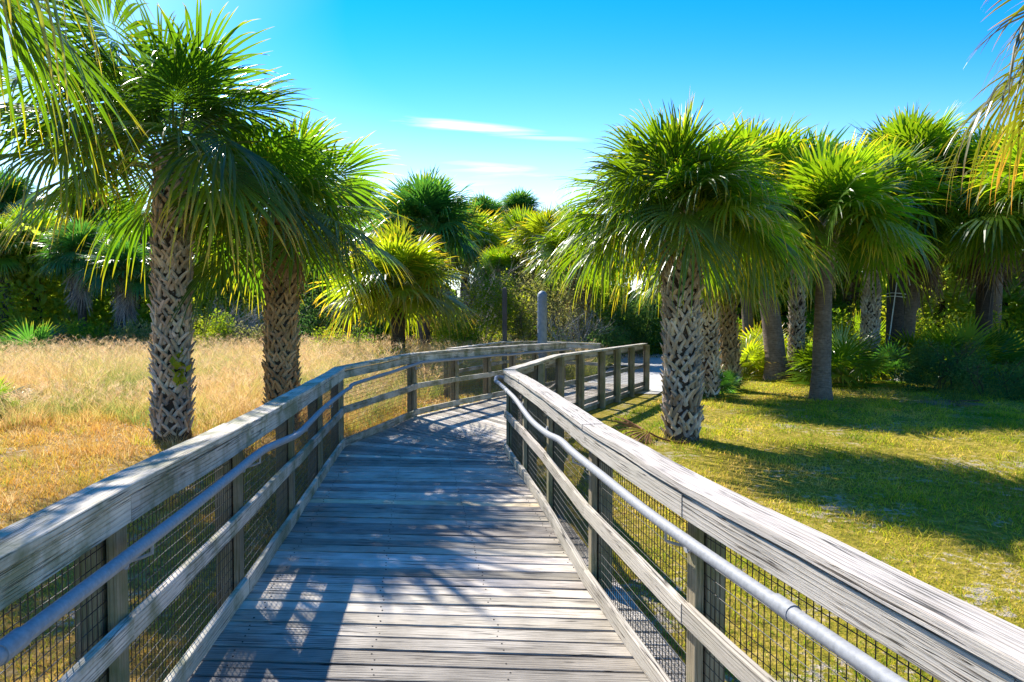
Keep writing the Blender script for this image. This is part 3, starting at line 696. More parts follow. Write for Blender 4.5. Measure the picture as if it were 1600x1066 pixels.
palm('sabal_palm', 'palm close behind the stout one, its trunk mostly hidden, green shoots at its foot', 4.35, 15.0, 2.9, .20, .20, (-.1, 0), crown=MIDC[0], seed=6, group=RG)
palm('sabal_palm', 'leaning palm with broad pale boots just right of the stout palm', 5.45, 16.9, 4.0, .21, .23, (-.45, 0), crown=MIDC[2], cscale=1.25, skirt=SK[0], sscale=.8, seed=7, group=RG, boot=BOOTB)
palm('sabal_palm', 'palm with a bare brown trunk leaning left, third from the stout palm', 7.55, 19.4, 5.2, .30, .20, (-.75, .1), 'smooth', MIDC[0], 1.4, seed=8, group=RG, zs=5.0, rz=1.0)
palm('sabal_palm', 'thin palm with a rough shaggy trunk between two bare brown trunks', 8.3, 19.9, 5.0, .19, .20, (.0, 0), crown=MIDC[1], cscale=1.35, skirt=SK[0], sscale=.9, seed=9, group=RG, rz=2.0)
palm('sabal_palm', 'palm with a slim smooth brown trunk and a collar of boots below the crown', 6.85, 15.1, 3.75, .21, .15, (.06, 0), 'smooth', MIDC[2], 1.25, seed=10, group=RG, zs=2.85, rz=.5)
palm('sabal_palm', 'palm with a dark trunk above and pale mottled boots below, right of the smooth one', 10.9, 20.8, 5.0, .26, .20, (.1, 0), crown=MIDC[0], cscale=1.45, skirt=SK[0], sscale=.9, seed=11, group=RG, rz=3.0)
tied = palm('sabal_palm', 'tall palm with a near black trunk tied with white ropes', 12.0, 21.4, 4.5, .27, .22, (.0, 0), 'smooth', MIDC[4], .95, SK[0], .8, seed=12, group=RG, zs=4.3, bark=BARKD, rz=4.0)
palm('sabal_palm', 'tallest palm of the right group with a huge rounded crown over dead brown fronds', 13.3, 23.2, 6.3, .24, .24, (.0, 0), 'smooth', MIDC[0], 1.6, SK[0], 1.5, seed=13, group=RG, zs=5.4, bark=BARKD, rz=5.0)
palm('sabal_palm', 'palm with a thick grey-brown skirt of dead fronds on the far right', 15.2, 22.0, 5.6, .24, .24, (.0, 0), 'smooth', MIDC[2], 1.5, SK[0], 1.7, seed=14, group=RG, zs=4.4, bark=BARKD, rz=.3)
palm('sabal_palm', 'palm half cut by the right edge of the view behind the dark shrubs', 14.0, 18.0, 4.7, .24, .24, (.0, 0), 'smooth', MIDC[0], 1.45, SK[2], 1.2, seed=15, group=RG, zs=3.4, bark=BARKD, rz=1.3)
for q, (x_, y_, h_, r_, ln_, c_, sc_, sk_, lab_) in enumerate((
 (8.9, 25.5, 5.6, .17, -.5, 1, 1.3, 1, 'slim palm leaning left far behind the bare brown leaning trunk'),
 (11.2, 25.0, 6.0, .16, .3, 0, 1.4, 0, 'slim tall palm standing behind the thin shaggy trunk and the slim smooth trunk'),
 (12.9, 22.3, 5.2, .15, .4, 2, 1.2, 0, 'slender palm leaning right with brown fronds, just right of the roped near black trunk'),
 (14.9, 25.2, 6.6, .20, -.4, 4, 1.6, 2, 'tall deep green palm rising behind the huge rounded crown'),
 (17.6, 25.0, 6.4, .20, .2, 1, 1.6, 0, 'tall shaded palm with brown skirt behind the right edge palms'))):
    palm('sabal_palm', lab_, x_, y_, h_, r_ * 1.2, r_, (ln_, 0), 'smooth', MIDC[c_], sc_, SK[sk_], 1.5, seed=400 + q, group=RG, zs=h_ - .5, bark=BARK, rz=q * 1.3)
# ropes round the dark trunk
def rope_mat():
    m = M('white_rope'); return m.fin((.55, .54, .50), .8)
rp_ = MB(); X0, Y0 = 12.0, 21.4; zb = ground_z(X0, Y0)
rp_.tube([(X0 - .33, Y0 - .28, zb + 1.1), (X0 - .02, Y0 - .31, zb + 3.9), (X0 + .29, Y0 - .28, zb + 2.8)], .018, 6)
for zz in (2.45, 2.55):
    rp_.tube([(X0 + .28 * math.cos(a), Y0 + .28 * math.sin(a), zb + zz + .02 * math.sin(a * 2)) for a in [k * math.pi / 10 for k in range(21)]], .016, 6)
ro = rp_.build('rope', rope_mat()); tag(ro, 'white rope looped around the near black palm trunk', 'rope')

# background palms: (px, top of trunk px y, depth, scale, crown index, skirt, label)
BG = 'palms at the edge of the thicket'
def at(px, py, Yd):
    d = cam_ray(px, py); return EYE + d * (Yd / d.y)
bgp = [
 (622, 455, 20.5, 1.3, 3, None, 'bright yellow-green palm between the dry meadow and the far railing'),
 (660, 365, 27.0, 1.6, 4, 0, 'dark palm with rusty red dead fronds behind the bright yellow-green one'),
 (757, 345, 48.0, 1.25, 4, 0, 'far deep green palm on the skyline, left of a matching pair'),
 (806, 332, 50.0, 1.15, 1, 0, 'far deep green palm on the skyline, right of a matching pair'),
 (733, 385, 38.0, 1.15, 0, None, 'rounded fresh green palm below the far skyline pair'),
 (845, 385, 33.0, 1.2, 3, None, 'golden green palm leaning out left of the stout palm crown'),
 (790, 425, 33.0, .85, 0, None, 'low bright palm over the bushes behind the tall dark post'),
 (898, 400, 27.0, 1.2, 2, 2, 'green palm partly hidden behind the crown of the stout palm'),
 (590, 400, 33.0, 1.2, 1, 1, 'shaded palm in the thicket right of the second meadow palm'),
 (510, 400, 34.0, 1.2, 2, 1, 'palm deep behind the crown of the second meadow palm'),
 (350, 400, 33.0, 1.2, 4, 1, 'palm in the thicket seen between the two meadow trunks'),
 (185, 425, 27.0, .95, 1, 1, 'thicket palm with a grey shaggy skirt reaching the meadow grass, nearer the meadow trunks'),
 (128, 400, 28.5, 1.0, 4, 1, 'thicket palm with a torn grey skirt of fronds and open shade below'),
 (215, 390, 31.0, 1.1, 4, 0, 'thicket palm with a dark brown skirt just left of the nearest trunk'),
 (60, 385, 31.0, 1.2, 2, 1, 'thicket palm above the round blue-green palmetto'),
 (5, 400, 29.0, 1.1, 0, 1, 'thicket palm at the left edge with a short grey skirt'),
 (-70, 380, 30.0, 1.3, 1, 1, 'thicket palm just beyond the left edge of the view'),
 (445, 380, 36.0, 1.3, 4, None, 'tall thicket palm behind the second meadow crown'),
 (270, 375, 37.0, 1.3, 2, None, 'tall thicket palm behind the nearest crown'),
 (1155, 400, 33.0, 1.2, 3, None, 'sunlit palm deep between the trunks of the right group'),
 (1225, 395, 36.0, 1.2, 0, None, 'deep green palm glimpsed behind the leaning brown trunk'),
 (1330, 400, 31.0, 1.1, 2, 2, 'palm with brown fronds behind the slim smooth trunk'),
 (1010, 400, 36.0, 1.3, 1, None, 'palm in deep shade over the concrete path'),
 (1470, 360, 31.0, 1.3, 0, 2, 'back row palm over the palmettos of the right group'),
 (1570, 345, 30.0, 1.3, 4, 2, 'back row palm at the right edge of the view'),
]
for k, (px, py, Yd, sc, ci, sk, lab) in enumerate(bgp):
    P = at(px, py, Yd); h = max(P.z - ground_z(P.x, P.y), .5)
    root = palm('background_palm', lab, P.x, P.y, h, .17 * sc, .16 * sc, (rnd.uniform(-.3, .3), 0), 'smooth', MIDC[ci], sc, SK[sk] if sk is not None else None, sc * 1.1, seed=100 + k, bark=BARKD, group=BG, rz=rnd.uniform(0, 6))

BR = random.Random(77)
ORD = 'first second third fourth fifth sixth seventh eighth ninth tenth eleventh twelfth thirteenth fourteenth fifteenth sixteenth seventeenth eighteenth nineteenth twentieth'.split()
BCOL = ['fresh green', 'deep green', 'mid green', 'yellow-green', 'blue-green']
for k in range(20):
    px = -60 + k * 88 + BR.uniform(-28, 28); Yd = BR.uniform(44, 52) if px < 620 else BR.uniform(36, 45); ci = BR.randint(0, 4)
    top = 376 if 600 < px < 960 else (340 if px < 600 else 350); top += BR.uniform(-14, 28)
    P = at(px, top, Yd); h = P.z - ground_z(P.x, P.y)
    palm('background_palm', BCOL[ci] + ' palm, ' + ORD[k] + ' from the left in the back row of the thicket', P.x, P.y, h, .2, .18, (BR.uniform(-.3, .3), 0), 'smooth', MIDC[ci], BR.uniform(1.4, 1.9), SK[BR.randint(0, 2)] if BR.random() < .5 else None, 1.4, seed=300 + k, bark=BARKD, group='back row palms of the thicket', rz=BR.uniform(0, 6))

# palmettos (trunkless fan clumps)
PM = [crown_mesh('palmetto_%d' % i, 80 + i, n=26, Lp=.75, Lb=.85, top=80, low=6, nseg=28, hero=False, droop=.22, mats=mt, zfloor=.02) for i, mt in enumerate((PALMD, PALM, PALMY))]
PG = 'palmettos growing at ground level'
pal = [
 (50, 530, 24.0, 1.25, 0, 'round blue-green palmetto on the left with a yellow-lit right side'),
 (322, 515, 27.0, .75, 1, 'small bright palmetto in the meadow edge between the two palm trunks'),
 (-12, 600, 12.5, .5, 1, 'small green palmetto at the left edge of the meadow'),
 (612, 545, 20.5, .8, 2, 'palmetto fronds around the foot of the bright yellow-green palm'),
 (1107, 605, 15.3, .55, 0, 'green fronds sprouting beside the stout palm trunk'),
 (1140, 572, 16.5, .35, 0, 'tiny spiky palmetto in front of the broad-booted leaning trunk'),
 (1162, 560, 20.5, 1.0, 2, 'sunlit palmetto between the booted and the leaning brown trunk'),
 (1222, 560, 21.5, 1.15, 2, 'glowing yellow palmetto right behind the thin shaggy trunk'),
 (1262, 575, 20.0, .8, 1, 'palmetto at the left of the slim smooth trunk'),
 (1315, 585, 18.5, 1.1, 1, 'large palmetto right of the slim smooth trunk'),
 (1390, 588, 19.5, .8, 0, 'shaded palmetto at the foot of the roped trunk'),
 (1440, 570, 20.0, 1.1, 1, 'dark palmetto right of the roped trunk'),
 (1500, 575, 19.2, 1.25, 1, 'big shaded palmetto with arching orange stalks among the right shrubs'),
 (1560, 575, 19.5, 1.1, 0, 'shaded palmetto close to the right edge of the view'),
 (1190, 545, 25.0, 1.3, 2, 'yellow palmetto in the back row left of the thin shaggy trunk'),
 (1345, 545, 26.0, 1.4, 1, 'back row palmetto behind the mottled trunk'),
 (720, 490, 30.0, 1.2, 1, 'bright palmetto in front of the bare grey bush'),
 (770, 470, 31.0, 1.3, 2, 'yellow-green palmetto behind the tall dark post'),
]
for (px, py, Yd, sc, ci, lab) in pal:
    P = at(px, py, Yd); z = ground_z(P.x, P.y)
    if P.z > z + .2: z = z
    r = empty('palmetto', (P.x, P.y, z), lab, 'palmetto', PG)
    f = link('fronds', PM[ci], r, (0, 0, .05)); f.scale = (sc,) * 3; f.rotation_euler = (0, 0, rnd.uniform(0, 6))
    b = MB(); b.tube([(0, 0, -.1), (0, 0, .12 * sc)], [.10 * sc, .07 * sc], 10); b.build('stem', BARKD, r)

# ================================================================== SHRUBS AND THICKET
def leaf_cloud(seed, n, dims, size, clumps=9, flat=.0, zb=0.0):
    rg = np.random.default_rng(seed)
    cc = rg.normal(0, 1, (clumps, 3)); cc /= np.linalg.norm(cc, axis=1)[:, None]; cc *= rg.uniform(.25, .85, clumps)[:, None]; cc[:, 2] = cc[:, 2] * .5 + .5
    cr = rg.uniform(.28, .5, clumps); pick = rg.integers(0, clumps, n)
    d = rg.normal(0, 1, (n, 3)); d /= np.linalg.norm(d, axis=1)[:, None]; rad = rg.uniform(.0, 1, n) ** .45
    P = cc[pick] + d * (cr[pick] * rad)[:, None]
    P = P * np.array([dims[0], dims[1], dims[2]]); P[:, 2] = np.abs(P[:, 2]) + zb
    return leaf_quads(rg, P, size, pick / clumps)
def leaf_quads(rg, P, size, tone, asp=.42):
    n = len(P)
    a = rg.normal(0, 1, (n, 3)); a[:, 2] = a[:, 2] * .8 + .2; a /= np.linalg.norm(a, axis=1)[:, None]
    b = np.cross(a, rg.normal(0, 1, (n, 3))); b /= np.linalg.norm(b, axis=1)[:, None]
    s = size * rg.uniform(.6, 1.4, n)[:, None]
    nn = np.cross(a, b)
    V = np.stack([P - a * s * .5, P + b * s * asp * .5 + nn * s * .08, P + a * s * .5, P - b * s * asp * .5 + nn * s * .08], 1).reshape(-1, 3)
    F = np.arange(4 * n).reshape(n, 4); t = np.clip(tone + rg.normal(0, .2, n), 0, 1)
    uv = np.stack([np.tile([.1, .5, .75, .5], n), np.repeat(t, 4)], 1)
    return V, F, uv
def bush_mat(name, a, b, ta, tb, fac=.4):
    m = M(name); s_ = m.node('ShaderNodeSeparateXYZ', {0: m.uv()}); v = s_.outputs[1]
    c = m.ramp(v, [(0, a), (1, b)]); t = m.ramp(v, [(0, ta), (1, tb)]); return m.leafy(c, t, fac, .6, .15)
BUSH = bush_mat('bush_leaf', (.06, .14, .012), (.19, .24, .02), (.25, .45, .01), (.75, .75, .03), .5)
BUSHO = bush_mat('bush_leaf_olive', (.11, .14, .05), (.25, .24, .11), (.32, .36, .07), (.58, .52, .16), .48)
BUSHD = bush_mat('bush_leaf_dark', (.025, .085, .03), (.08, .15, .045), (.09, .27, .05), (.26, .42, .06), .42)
BUSHM = bush_mat('bush_leaf_mid', (.07, .16, .025), (.22, .28, .05), (.32, .55, .03), (.80, .82, .08), .55)
def twigs(b, p, d, L, r, depth, rg, mi=0):
    n = 4; pts = [p]; dd = d.copy()
    for i in range(n):
        dd = (dd + Vector((rg.uniform(-1, 1), rg.uniform(-1, 1), rg.uniform(-.5, .8))) * .28).normalized(); pts.append(pts[-1] + dd * L / n)
    b.tube(pts, [r * (1 - .5 * i / n) for i in range(n + 1)], 4, caps=False, mi=mi)
    if depth > 0:
        for _ in range(rg.choice([3, 4])):
            q = pts[rg.randint(1, n)]; d2 = (dd + Vector((rg.uniform(-1, 1), rg.uniform(-1, 1), rg.uniform(-.6, .9))) * .9).normalized()
            twigs(b, q, d2, L * rg.uniform(.5, .8), r * .55, depth - 1, rg, mi)
def grey_twig():
    m = M('grey_twig'); n = m.noise(m.pos(), 6, 3); return m.fin(m.ramp(n, [(.3, (.22, .20, .18)), (.7, (.42, .40, .38))]), .9, .1)
TWIG = grey_twig()
def brown_twig():
    m = M('brown_twig'); return m.fin((.09, .065, .045), .9, .1)
TWIGB = brown_twig()
def shrub(label, px, Yd, dims, mat, seed, n=5000, size=.09, twig=TWIGB, py=None, name='shrub', clumps=10):
    d = cam_ray(px, 500); x = d.x / d.y * Yd; z = ground_z(x, Yd)
    root = empty(name, (x, Yd, z), label, 'shrub', 'shrubs along the thicket edge')
    b = MB(); rg = random.Random(seed)
    for k in range(5): twigs(b, Vector((rg.uniform(-.3, .3) * dims[0], rg.uniform(-.3, .3) * dims[1], -.05)), Vector((rg.uniform(-.5, .5), rg.uniform(-.5, .5), 1)).normalized(), dims[2] * .7, .018, 2, rg)
    b.build('branches', twig, root)
    if n:
        V, F, uv = leaf_cloud(seed, int(n * .62), dims, size, clumps)
        link('foliage', np_mesh('foliage', V, F, [mat], uv=uv), root)
    return root
shrub('green leafy bush left of the tall dark post', 720, 24.5, (1.3, 1.0, 1.9), BUSH, 201, 7000, .10)
shrub('bright yellow-green bush directly behind the tall dark post', 775, 26.0, (1.7, 1.2, 3.4), BUSH, 202, 9000, .10)
shrub('grey-green wispy bush between the two posts', 815, 25.5, (1.5, 1.0, 3.0), BUSHO, 203, 8000, .08)
shrub('olive brushy bush right of the capped grey post', 885, 25.0, (1.8, 1.2, 3.3), BUSHO, 204, 8000, .08)
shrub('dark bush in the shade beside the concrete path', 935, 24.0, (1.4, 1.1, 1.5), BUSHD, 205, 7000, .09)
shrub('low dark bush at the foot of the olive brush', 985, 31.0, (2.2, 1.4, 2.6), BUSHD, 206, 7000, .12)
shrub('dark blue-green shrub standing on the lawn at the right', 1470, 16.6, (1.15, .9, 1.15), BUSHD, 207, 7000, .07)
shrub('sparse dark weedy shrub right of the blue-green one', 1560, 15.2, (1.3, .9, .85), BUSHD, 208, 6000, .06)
shrub('light green leafy shrub at the thicket foot behind the left palmettos', 160, 26.0, (1.6, 1.0, 1.6), BUSH, 209, 6000, .12)
shrub('sunny green shrub behind the meadow between the palm trunks', 385, 29.0, (1.6, 1.0, 2.6), BUSH, 210, 6000, .11)
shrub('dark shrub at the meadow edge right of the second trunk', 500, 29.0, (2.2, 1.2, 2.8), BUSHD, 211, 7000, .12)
shrub('tall olive bush in the thicket behind the far railing', 840, 31.0, (2.2, 1.2, 4.0), BUSHO, 214, 8000, .10)
shrub('low leafy weeds under the right edge palms', 1590, 18.0, (1.2, .9, .6), BUSH, 215, 2500, .08)
for q, (lab, px, Yd, dm, mt) in enumerate((
 ('low sunny bush at the far left end of the meadow', 15, 25.0, (1.8, 1.0, 1.3), BUSH), ('yellow-green bush right of the round palmetto at the meadow edge', 112, 25.5, (1.4, 1.0, 1.5), BUSH),
 ('olive bush at the meadow edge just left of the nearest trunk', 225, 25.5, (1.5, 1.0, 1.7), BUSHO), ('green bush at the meadow edge just right of the nearest trunk', 318, 26.5, (1.3, 1.0, 1.9), BUSH),
 ('olive bush at the meadow edge left of the second trunk', 400, 26.5, (1.1, .8, 1.5), BUSHO), ('sunny bush at the meadow edge right of the second trunk', 520, 25.0, (1.5, 1.0, 1.6), BUSH),
 ('bright bush behind the foot of the bright yellow-green palm', 690, 27.5, (1.6, 1.0, 3.6), BUSH), ('yellow-green bush glowing between the slim smooth trunk and the mottled trunk', 1320, 24.0, (1.4, 1.0, 1.8), BUSH),
 ('light green bush behind the roped trunk', 1415, 24.5, (1.5, 1.0, 2.2), BUSH), ('leafy green bush behind the right palmettos', 1520, 23.5, (1.8, 1.0, 2.0), BUSH))):
    shrub(lab, px, Yd, dm, mt, 230 + q, 5200, .11)
# bare grey bush
def bare_bush(label, px, Yd, h, seed, w_=1.0):
    x = cam_ray(px, 500).x / cam_ray(px, 500).y * Yd; b = MB(); rg = random.Random(seed)
    for k in range(13): twigs(b, Vector((rg.uniform(-.4, .4) * w_, rg.uniform(-.3, .3), -.05)), Vector((rg.uniform(-.5, .5) * w_, rg.uniform(-.5, .5), 1)).normalized(), h * .55, .022, 3, rg)
    o = b.build('bare_bush', TWIG); o.location = (x, Yd, ground_z(x, Yd)); tag(o, label, 'shrub', 'bare bushes')
bare_bush('leafless silver-grey bush rising below the far skyline palms', 738, 28.5, 4.3, 301)
bare_bush('leafless grey brush at the meadow edge between the two palm trunks', 372, 27.5, 2.6, 302, 1.8)
bare_bush('pale leafless twigs right of the capped grey post', 900, 24.2, 2.2, 303, 1.4)

# far wood: one mass of leaves
rg = np.random.default_rng(5)
n = 140000
th = rg.uniform(R(-52), R(56), n); rad = rg.uniform(33, 44, n) / np.cos(th * .55) 
x = np.sin(th) * rad; y = np.cos(th) * rad
lump = 4.6 + 1.0 * np.sin(x * .55 + 1) + .8 * np.sin(x * 1.3 + 2) + .5 * np.sin(x * 2.9)
lump = np.where(np.abs(x / y + .0) < .12, lump * .9, lump)
z = gz_np(x, y) + lump * rg.uniform(0, 1, n) ** .8
V, F, uv = leaf_quads(rg, np.stack([x, y, z], 1), .40, (np.sin(x * .8) * .3 + .4), .5)
fw = link('far_thicket', np_mesh('far_thicket', V, F, [BUSHM], uv=uv)); tag(fw, 'dense dark undergrowth closing the view behind the palms', 'thicket', None, 'stuff')
n = 34000
th = rg.uniform(R(-48), R(52), n); rad = rg.uniform(29.5, 33, n) / np.cos(th * .55); x = np.sin(th) * rad; y = np.cos(th) * rad
keep = ~((x / y > .12) & (x / y < .27)); x = x[keep]; y = y[keep]; n = len(x)
lump = np.clip(1.5 + 1.1 * np.sin(x * .9 + 1) + .7 * np.sin(x * 2.1), .4, 4)
z = gz_np(x, y) + lump * rg.uniform(0, 1, n) ** .8
V, F, uv = leaf_quads(rg, np.stack([x, y, z], 1), .20, (np.sin(x * 1.8) * .4 + .5), .45)
fw = link('undergrowth', np_mesh('undergrowth', V, F, [BUSH], uv=uv)); tag(fw, 'sunlit green undergrowth along the foot of the thicket', 'undergrowth', None, 'stuff')

# ================================================================== GRASS
def blades(rg, x, y, h, wd, lean, rows=3, bend=.5, z0=None, tone=None, az=None, spread=None):
    n = len(x); az = rg.uniform(0, 2 * np.pi, n) if az is None else az
    z = gz_np(x, y) if z0 is None else z0
    dx, dy = np.cos(az), np.sin(az); fx, fy = -dy, dx
    # facing roughly random
    fa = rg.uniform(0, 2 * np.pi, n); fx, fy = np.cos(fa), np.sin(fa)
    r = np.linspace(0, 1, rows); Vv = np.empty((n, rows, 2, 3))
    for i, t in enumerate(r):
        off = lean * h * (t ** 1.6) * (1 + bend * t); zz = z + h * (t - .28 * lean * t * t) - .01
        ww = wd * (1 - t * .85) * .5
        for k, s in enumerate((-1, 1)):
            Vv[:, i, k, 0] = x + dx * off + fx * ww * s; Vv[:, i, k, 1] = y + dy * off + fy * ww * s; Vv[:, i, k, 2] = zz
    idx = np.arange(n * rows * 2).reshape(n, rows, 2)
    F = np.stack([idx[:, :-1, 0], idx[:, :-1, 1], idx[:, 1:, 1], idx[:, 1:, 0]], -1).reshape(-1, 4)
    tone = rg.uniform(0, 1, n) if tone is None else tone
    uv = np.empty((n, rows, 2, 2)); uv[..., 0] = r[None, :, None]; uv[..., 1] = tone[:, None, None]
    return Vv.reshape(-1, 3), F, uv.reshape(-1, 2)
def grass_mat(name, stops_v, tips, tfac=.45, tipmix=.6, rough=.6, boost=1.4):
    m = M(name); s_ = m.node('ShaderNodeSeparateXYZ', {0: m.uv()}); u, v = s_.outputs[0], s_.outputs[1]
    c = m.ramp(v, stops_v); c = m.mix(m.math('MULTIPLY', m.math('POWER', u, 1.5), tipmix), c, tips)
    t = m.mix(1.0, c, (boost, boost, boost), 'MULTIPLY'); return m.leafy(c, t, tfac, rough, .2)
LAWN = grass_mat('lawn_blades', [(0, (.06, .16, .008)), (.3, (.20, .28, .012)), (.6, (.46, .42, .02)), (1, (.66, .42, .12))], (.62, .54, .03), .55, .45)
DRYG = grass_mat('dry_blades', [(0, (.20, .24, .02)), (.3, (.42, .32, .03)), (.6, (.52, .27, .04)), (.8, (.40, .17, .04)), (1, (.62, .46, .22))], (.66, .46, .12), .5, .4)
MEAD = grass_mat('meadow_blades', [(0, (.10, .20, .03)), (.3, (.26, .32, .05)), (.55, (.56, .44, .12)), (.8, (.52, .28, .08)), (1, (.62, .38, .16))], (.68, .52, .20), .5, .5)
PLUME = grass_mat('seed_plume', [(0, (.50, .27, .12)), (.5, (.64, .42, .20)), (1, (.70, .54, .30))], (.76, .58, .32), .5, .3, boost=1.2)
def on_deck(x, y):
    m = (y < 9) & (x > -1.9 - .125 * (y - 5) * (y > 0)) & (x < 1.55 - .2 * y)
    m |= (y >= 8.4) & (y < 17.8) & (x > -2.15 + .479 * (y - 9.9)) & (x < -.05 + .50 * (y - 8.3)) & (x > -2.3)
    m |= (y > 16) & (y < 60) & (np.abs(x - np.interp(y, [16, 18, 22, 27, 36, 50, 66], [2.3, 3.0, 4.1, 5.2, 6.9, 9.6, 14])) < 1.2)
    m |= (y > 23.3) & (y < 26.6) & (x > -5) & (x < 3.4)
    return m
def noise2(x, y, s, sd):
    r_ = np.random.default_rng(sd); v = np.zeros_like(x)
    for k in range(6):
        a = r_.uniform(0, 2 * np.pi); f = s * r_.uniform(.6, 1.9); v += np.sin((x * np.cos(a) + y * np.sin(a)) * f + r_.uniform(0, 6))
    return v / 6 * 1.6
rg = np.random.default_rng(21)
# right lawn (clumped short blades)
n = 190000
yy = 2.2 + 24 * rg.uniform(0, 1, n) ** 1.25; xx = rg.uniform(-.2, 1.0, n) * (yy * .95 + 1.2) 
ok = ~on_deck(xx, yy) & (xx > -2.5); xx, yy = xx[ok], yy[ok]
nz_ = noise2(xx, yy, 2.2, 3) + .5 * noise2(xx, yy, 7, 4); ok = nz_ > rg.uniform(-1.3, .0, len(xx)); xx, yy, nz_ = xx[ok], yy[ok], nz_[ok]
tone = np.clip(.36 + .55 * noise2(xx, yy, 1.3, 5) + .25 * noise2(xx, yy, 6, 55) + rg.normal(0, .22, len(xx)), 0, 1)
V, F, uv = blades(rg, xx, yy, rg.uniform(.02, .055, len(xx)) * (1 + .03 * yy) * np.clip(1.1 + .9 * noise2(xx, yy, 4, 66), .5, 2.4), .004 + .0009 * yy, rg.uniform(.2, .9, len(xx)), 3, tone=tone)
tag(link('lawn_grass', np_mesh('lawn_grass', V, F, [LAWN], uv=uv)), 'short green and yellow lawn grass on the right', 'grass', None, 'stuff')
# left dry short grass
n = 170000
yy = 1.8 + 17 * rg.uniform(0, 1, n) ** 1.2; xx = -rg.uniform(.0, 1.0, n) * (yy * .95 + 2.5)
ok = ~on_deck(xx, yy); xx, yy = xx[ok], yy[ok]
nz_ = noise2(xx, yy, 2.6, 13) + .5 * noise2(xx, yy, 8, 14); ok = nz_ > rg.uniform(-1.2, .2, len(xx)); xx, yy, nz_ = xx[ok], yy[ok], nz_[ok]
tone = np.clip(.15 + .045 * yy + .28 * noise2(xx, yy, 1.5, 15) + rg.normal(0, .22, len(xx)), 0, 1)
V, F, uv = blades(rg, xx, yy, rg.uniform(.03, .08, len(xx)) * (1 + .03 * yy), .004 + .0009 * yy, rg.uniform(.2, .9, len(xx)), 3, tone=tone)
tag(link('dry_grass', np_mesh('dry_grass', V, F, [DRYG], uv=uv)), 'short golden dry grass left of the boardwalk', 'grass', None, 'stuff')
# tall meadow: clumps
def clump_field(name, label, nc, per, region, h0, h1, mat, seed, wd=.006, lean=(.1, .7), plumes=True, edge=None):
    rg = np.random.default_rng(seed); cx, cy = region(rg, nc); ok = ~on_deck(cx, cy); cx, cy = cx[ok], cy[ok]; nc = len(cx)
    hc = rg.uniform(h0 * .8, h1 * 1.1, nc) * (edge(cx, cy) if edge else 1); ct = np.clip(.48 + .6 * noise2(cx, cy, 1.1, seed + 1) + rg.normal(0, .24, nc), 0, 1)
    i = np.repeat(np.arange(nc), per); n = len(i); rr = rg.uniform(0, 1, n) ** .7 * .16; aa = rg.uniform(0, 2 * np.pi, n)
    x = cx[i] + rr * np.cos(aa); y = cy[i] + rr * np.sin(aa); h = hc[i] * rg.uniform(.55, 1.1, n)
    Wd = wd * (1 + .035 * cy[i])
    V, F, uv = blades(rg, x, y, h, Wd, rg.uniform(lean[0], lean[1], n), 4, az=aa + rg.normal(0, .5, n), tone=np.clip(ct[i] + rg.normal(0, .12, n), 0, 1))
    tag(link(name, np_mesh(name, V, F, [mat], uv=uv)), label, 'grass', None, 'stuff')
    if plumes:
        # feathery seed heads: short fine strands round each tip
        npz = int(nc * 4.0); i = rg.integers(0, nc, npz); aa = rg.uniform(0, 2 * np.pi, npz); ln = rg.uniform(.15, .5, npz)
        hh = hc[i] * rg.uniform(.85, 1.25, npz); bx = cx[i] + np.cos(aa) * ln * hh * .55; by = cy[i] + np.sin(aa) * ln * hh * .55; bz = gz_np(bx, by) + hh * .78
        k = 9; j = np.repeat(np.arange(npz), k); t = np.tile(np.linspace(0, 1, k), npz)
        x = bx[j] + np.cos(aa[j]) * t * .14; y = by[j] + np.sin(aa[j]) * t * .14; z = bz[j] + t * .22 - .12 * t * t
        V, F, uv = blades(rg, x + rg.normal(0, .010, len(x)), y + rg.normal(0, .010, len(x)), np.full(len(x), .085) * rg.uniform(.6, 1.3, len(x)), np.full(len(x), .0045) * (1 + .03 * cy[i][j]), rg.uniform(.2, 1.2, len(x)), 2, z0=z, az=aa[j] + rg.normal(0, .9, len(x)), tone=np.clip(rg.uniform(0, 1, npz)[j], 0, 1))
        tag(link('seed_plumes', np_mesh('seed_plumes', V, F, [PLUME], uv=uv)), 'pinkish feathery seed heads over the ' + label.split(' ', 1)[1][:40], 'grass', None, 'stuff')
def reg_meadow(rg, n):
    y = 9.0 + 20.7 * rg.uniform(0, 1, n) ** .85; x = -rg.uniform(-.02, .95, n) * y
    keep = (x < -2.2 - 0 * y + .45 * np.clip(y - 14, 0, 10)) & (y > 11.0 + 2.2 * noise2(x, y, .9, 77) + rg.normal(0, .8, len(x)) + .30 * np.abs(np.clip(x + 8, -20, 5) * 0)); return x[keep], y[keep]
clump_field('meadow_grass', 'tall blond meadow grass filling the left field', 4600, 30, reg_meadow, .62, 1.08, MEAD, 31, edge=lambda x, y: np.clip((y - 8.5 + 1.5 * noise2(x, y, 1.2, 9)) / 7, .22, 1.0))
def reg_tuft(rg, n):
    y = rg.uniform(6.0, 13.5, n); x = -rg.uniform(.15, .95, n) * y; return x, y
clump_field('grass_tufts', 'scattered low tufts of dry bronze grass in front of the meadow', 420, 30, reg_tuft, .12, .30, DRYG, 41, wd=.005, plumes=False)
def reg_far(rg, n):
    x = rg.uniform(-6, 3.2, n); y = rg.uniform(19.5, 23.2, n); return x, y
clump_field('fringe_grass', 'green fringe grass behind the far railing', 600, 26, reg_far, .5, .95, grass_mat('fringe_blades', [(0, (.10, .17, .02)), (.5, (.26, .30, .05)), (1, (.40, .34, .10))], (.5, .45, .15), .45, .4), 51)
def reg_r(rg, n):
    y = rg.uniform(14.5, 23, n); x = rg.uniform(.62, .98, n) * y; return x, y
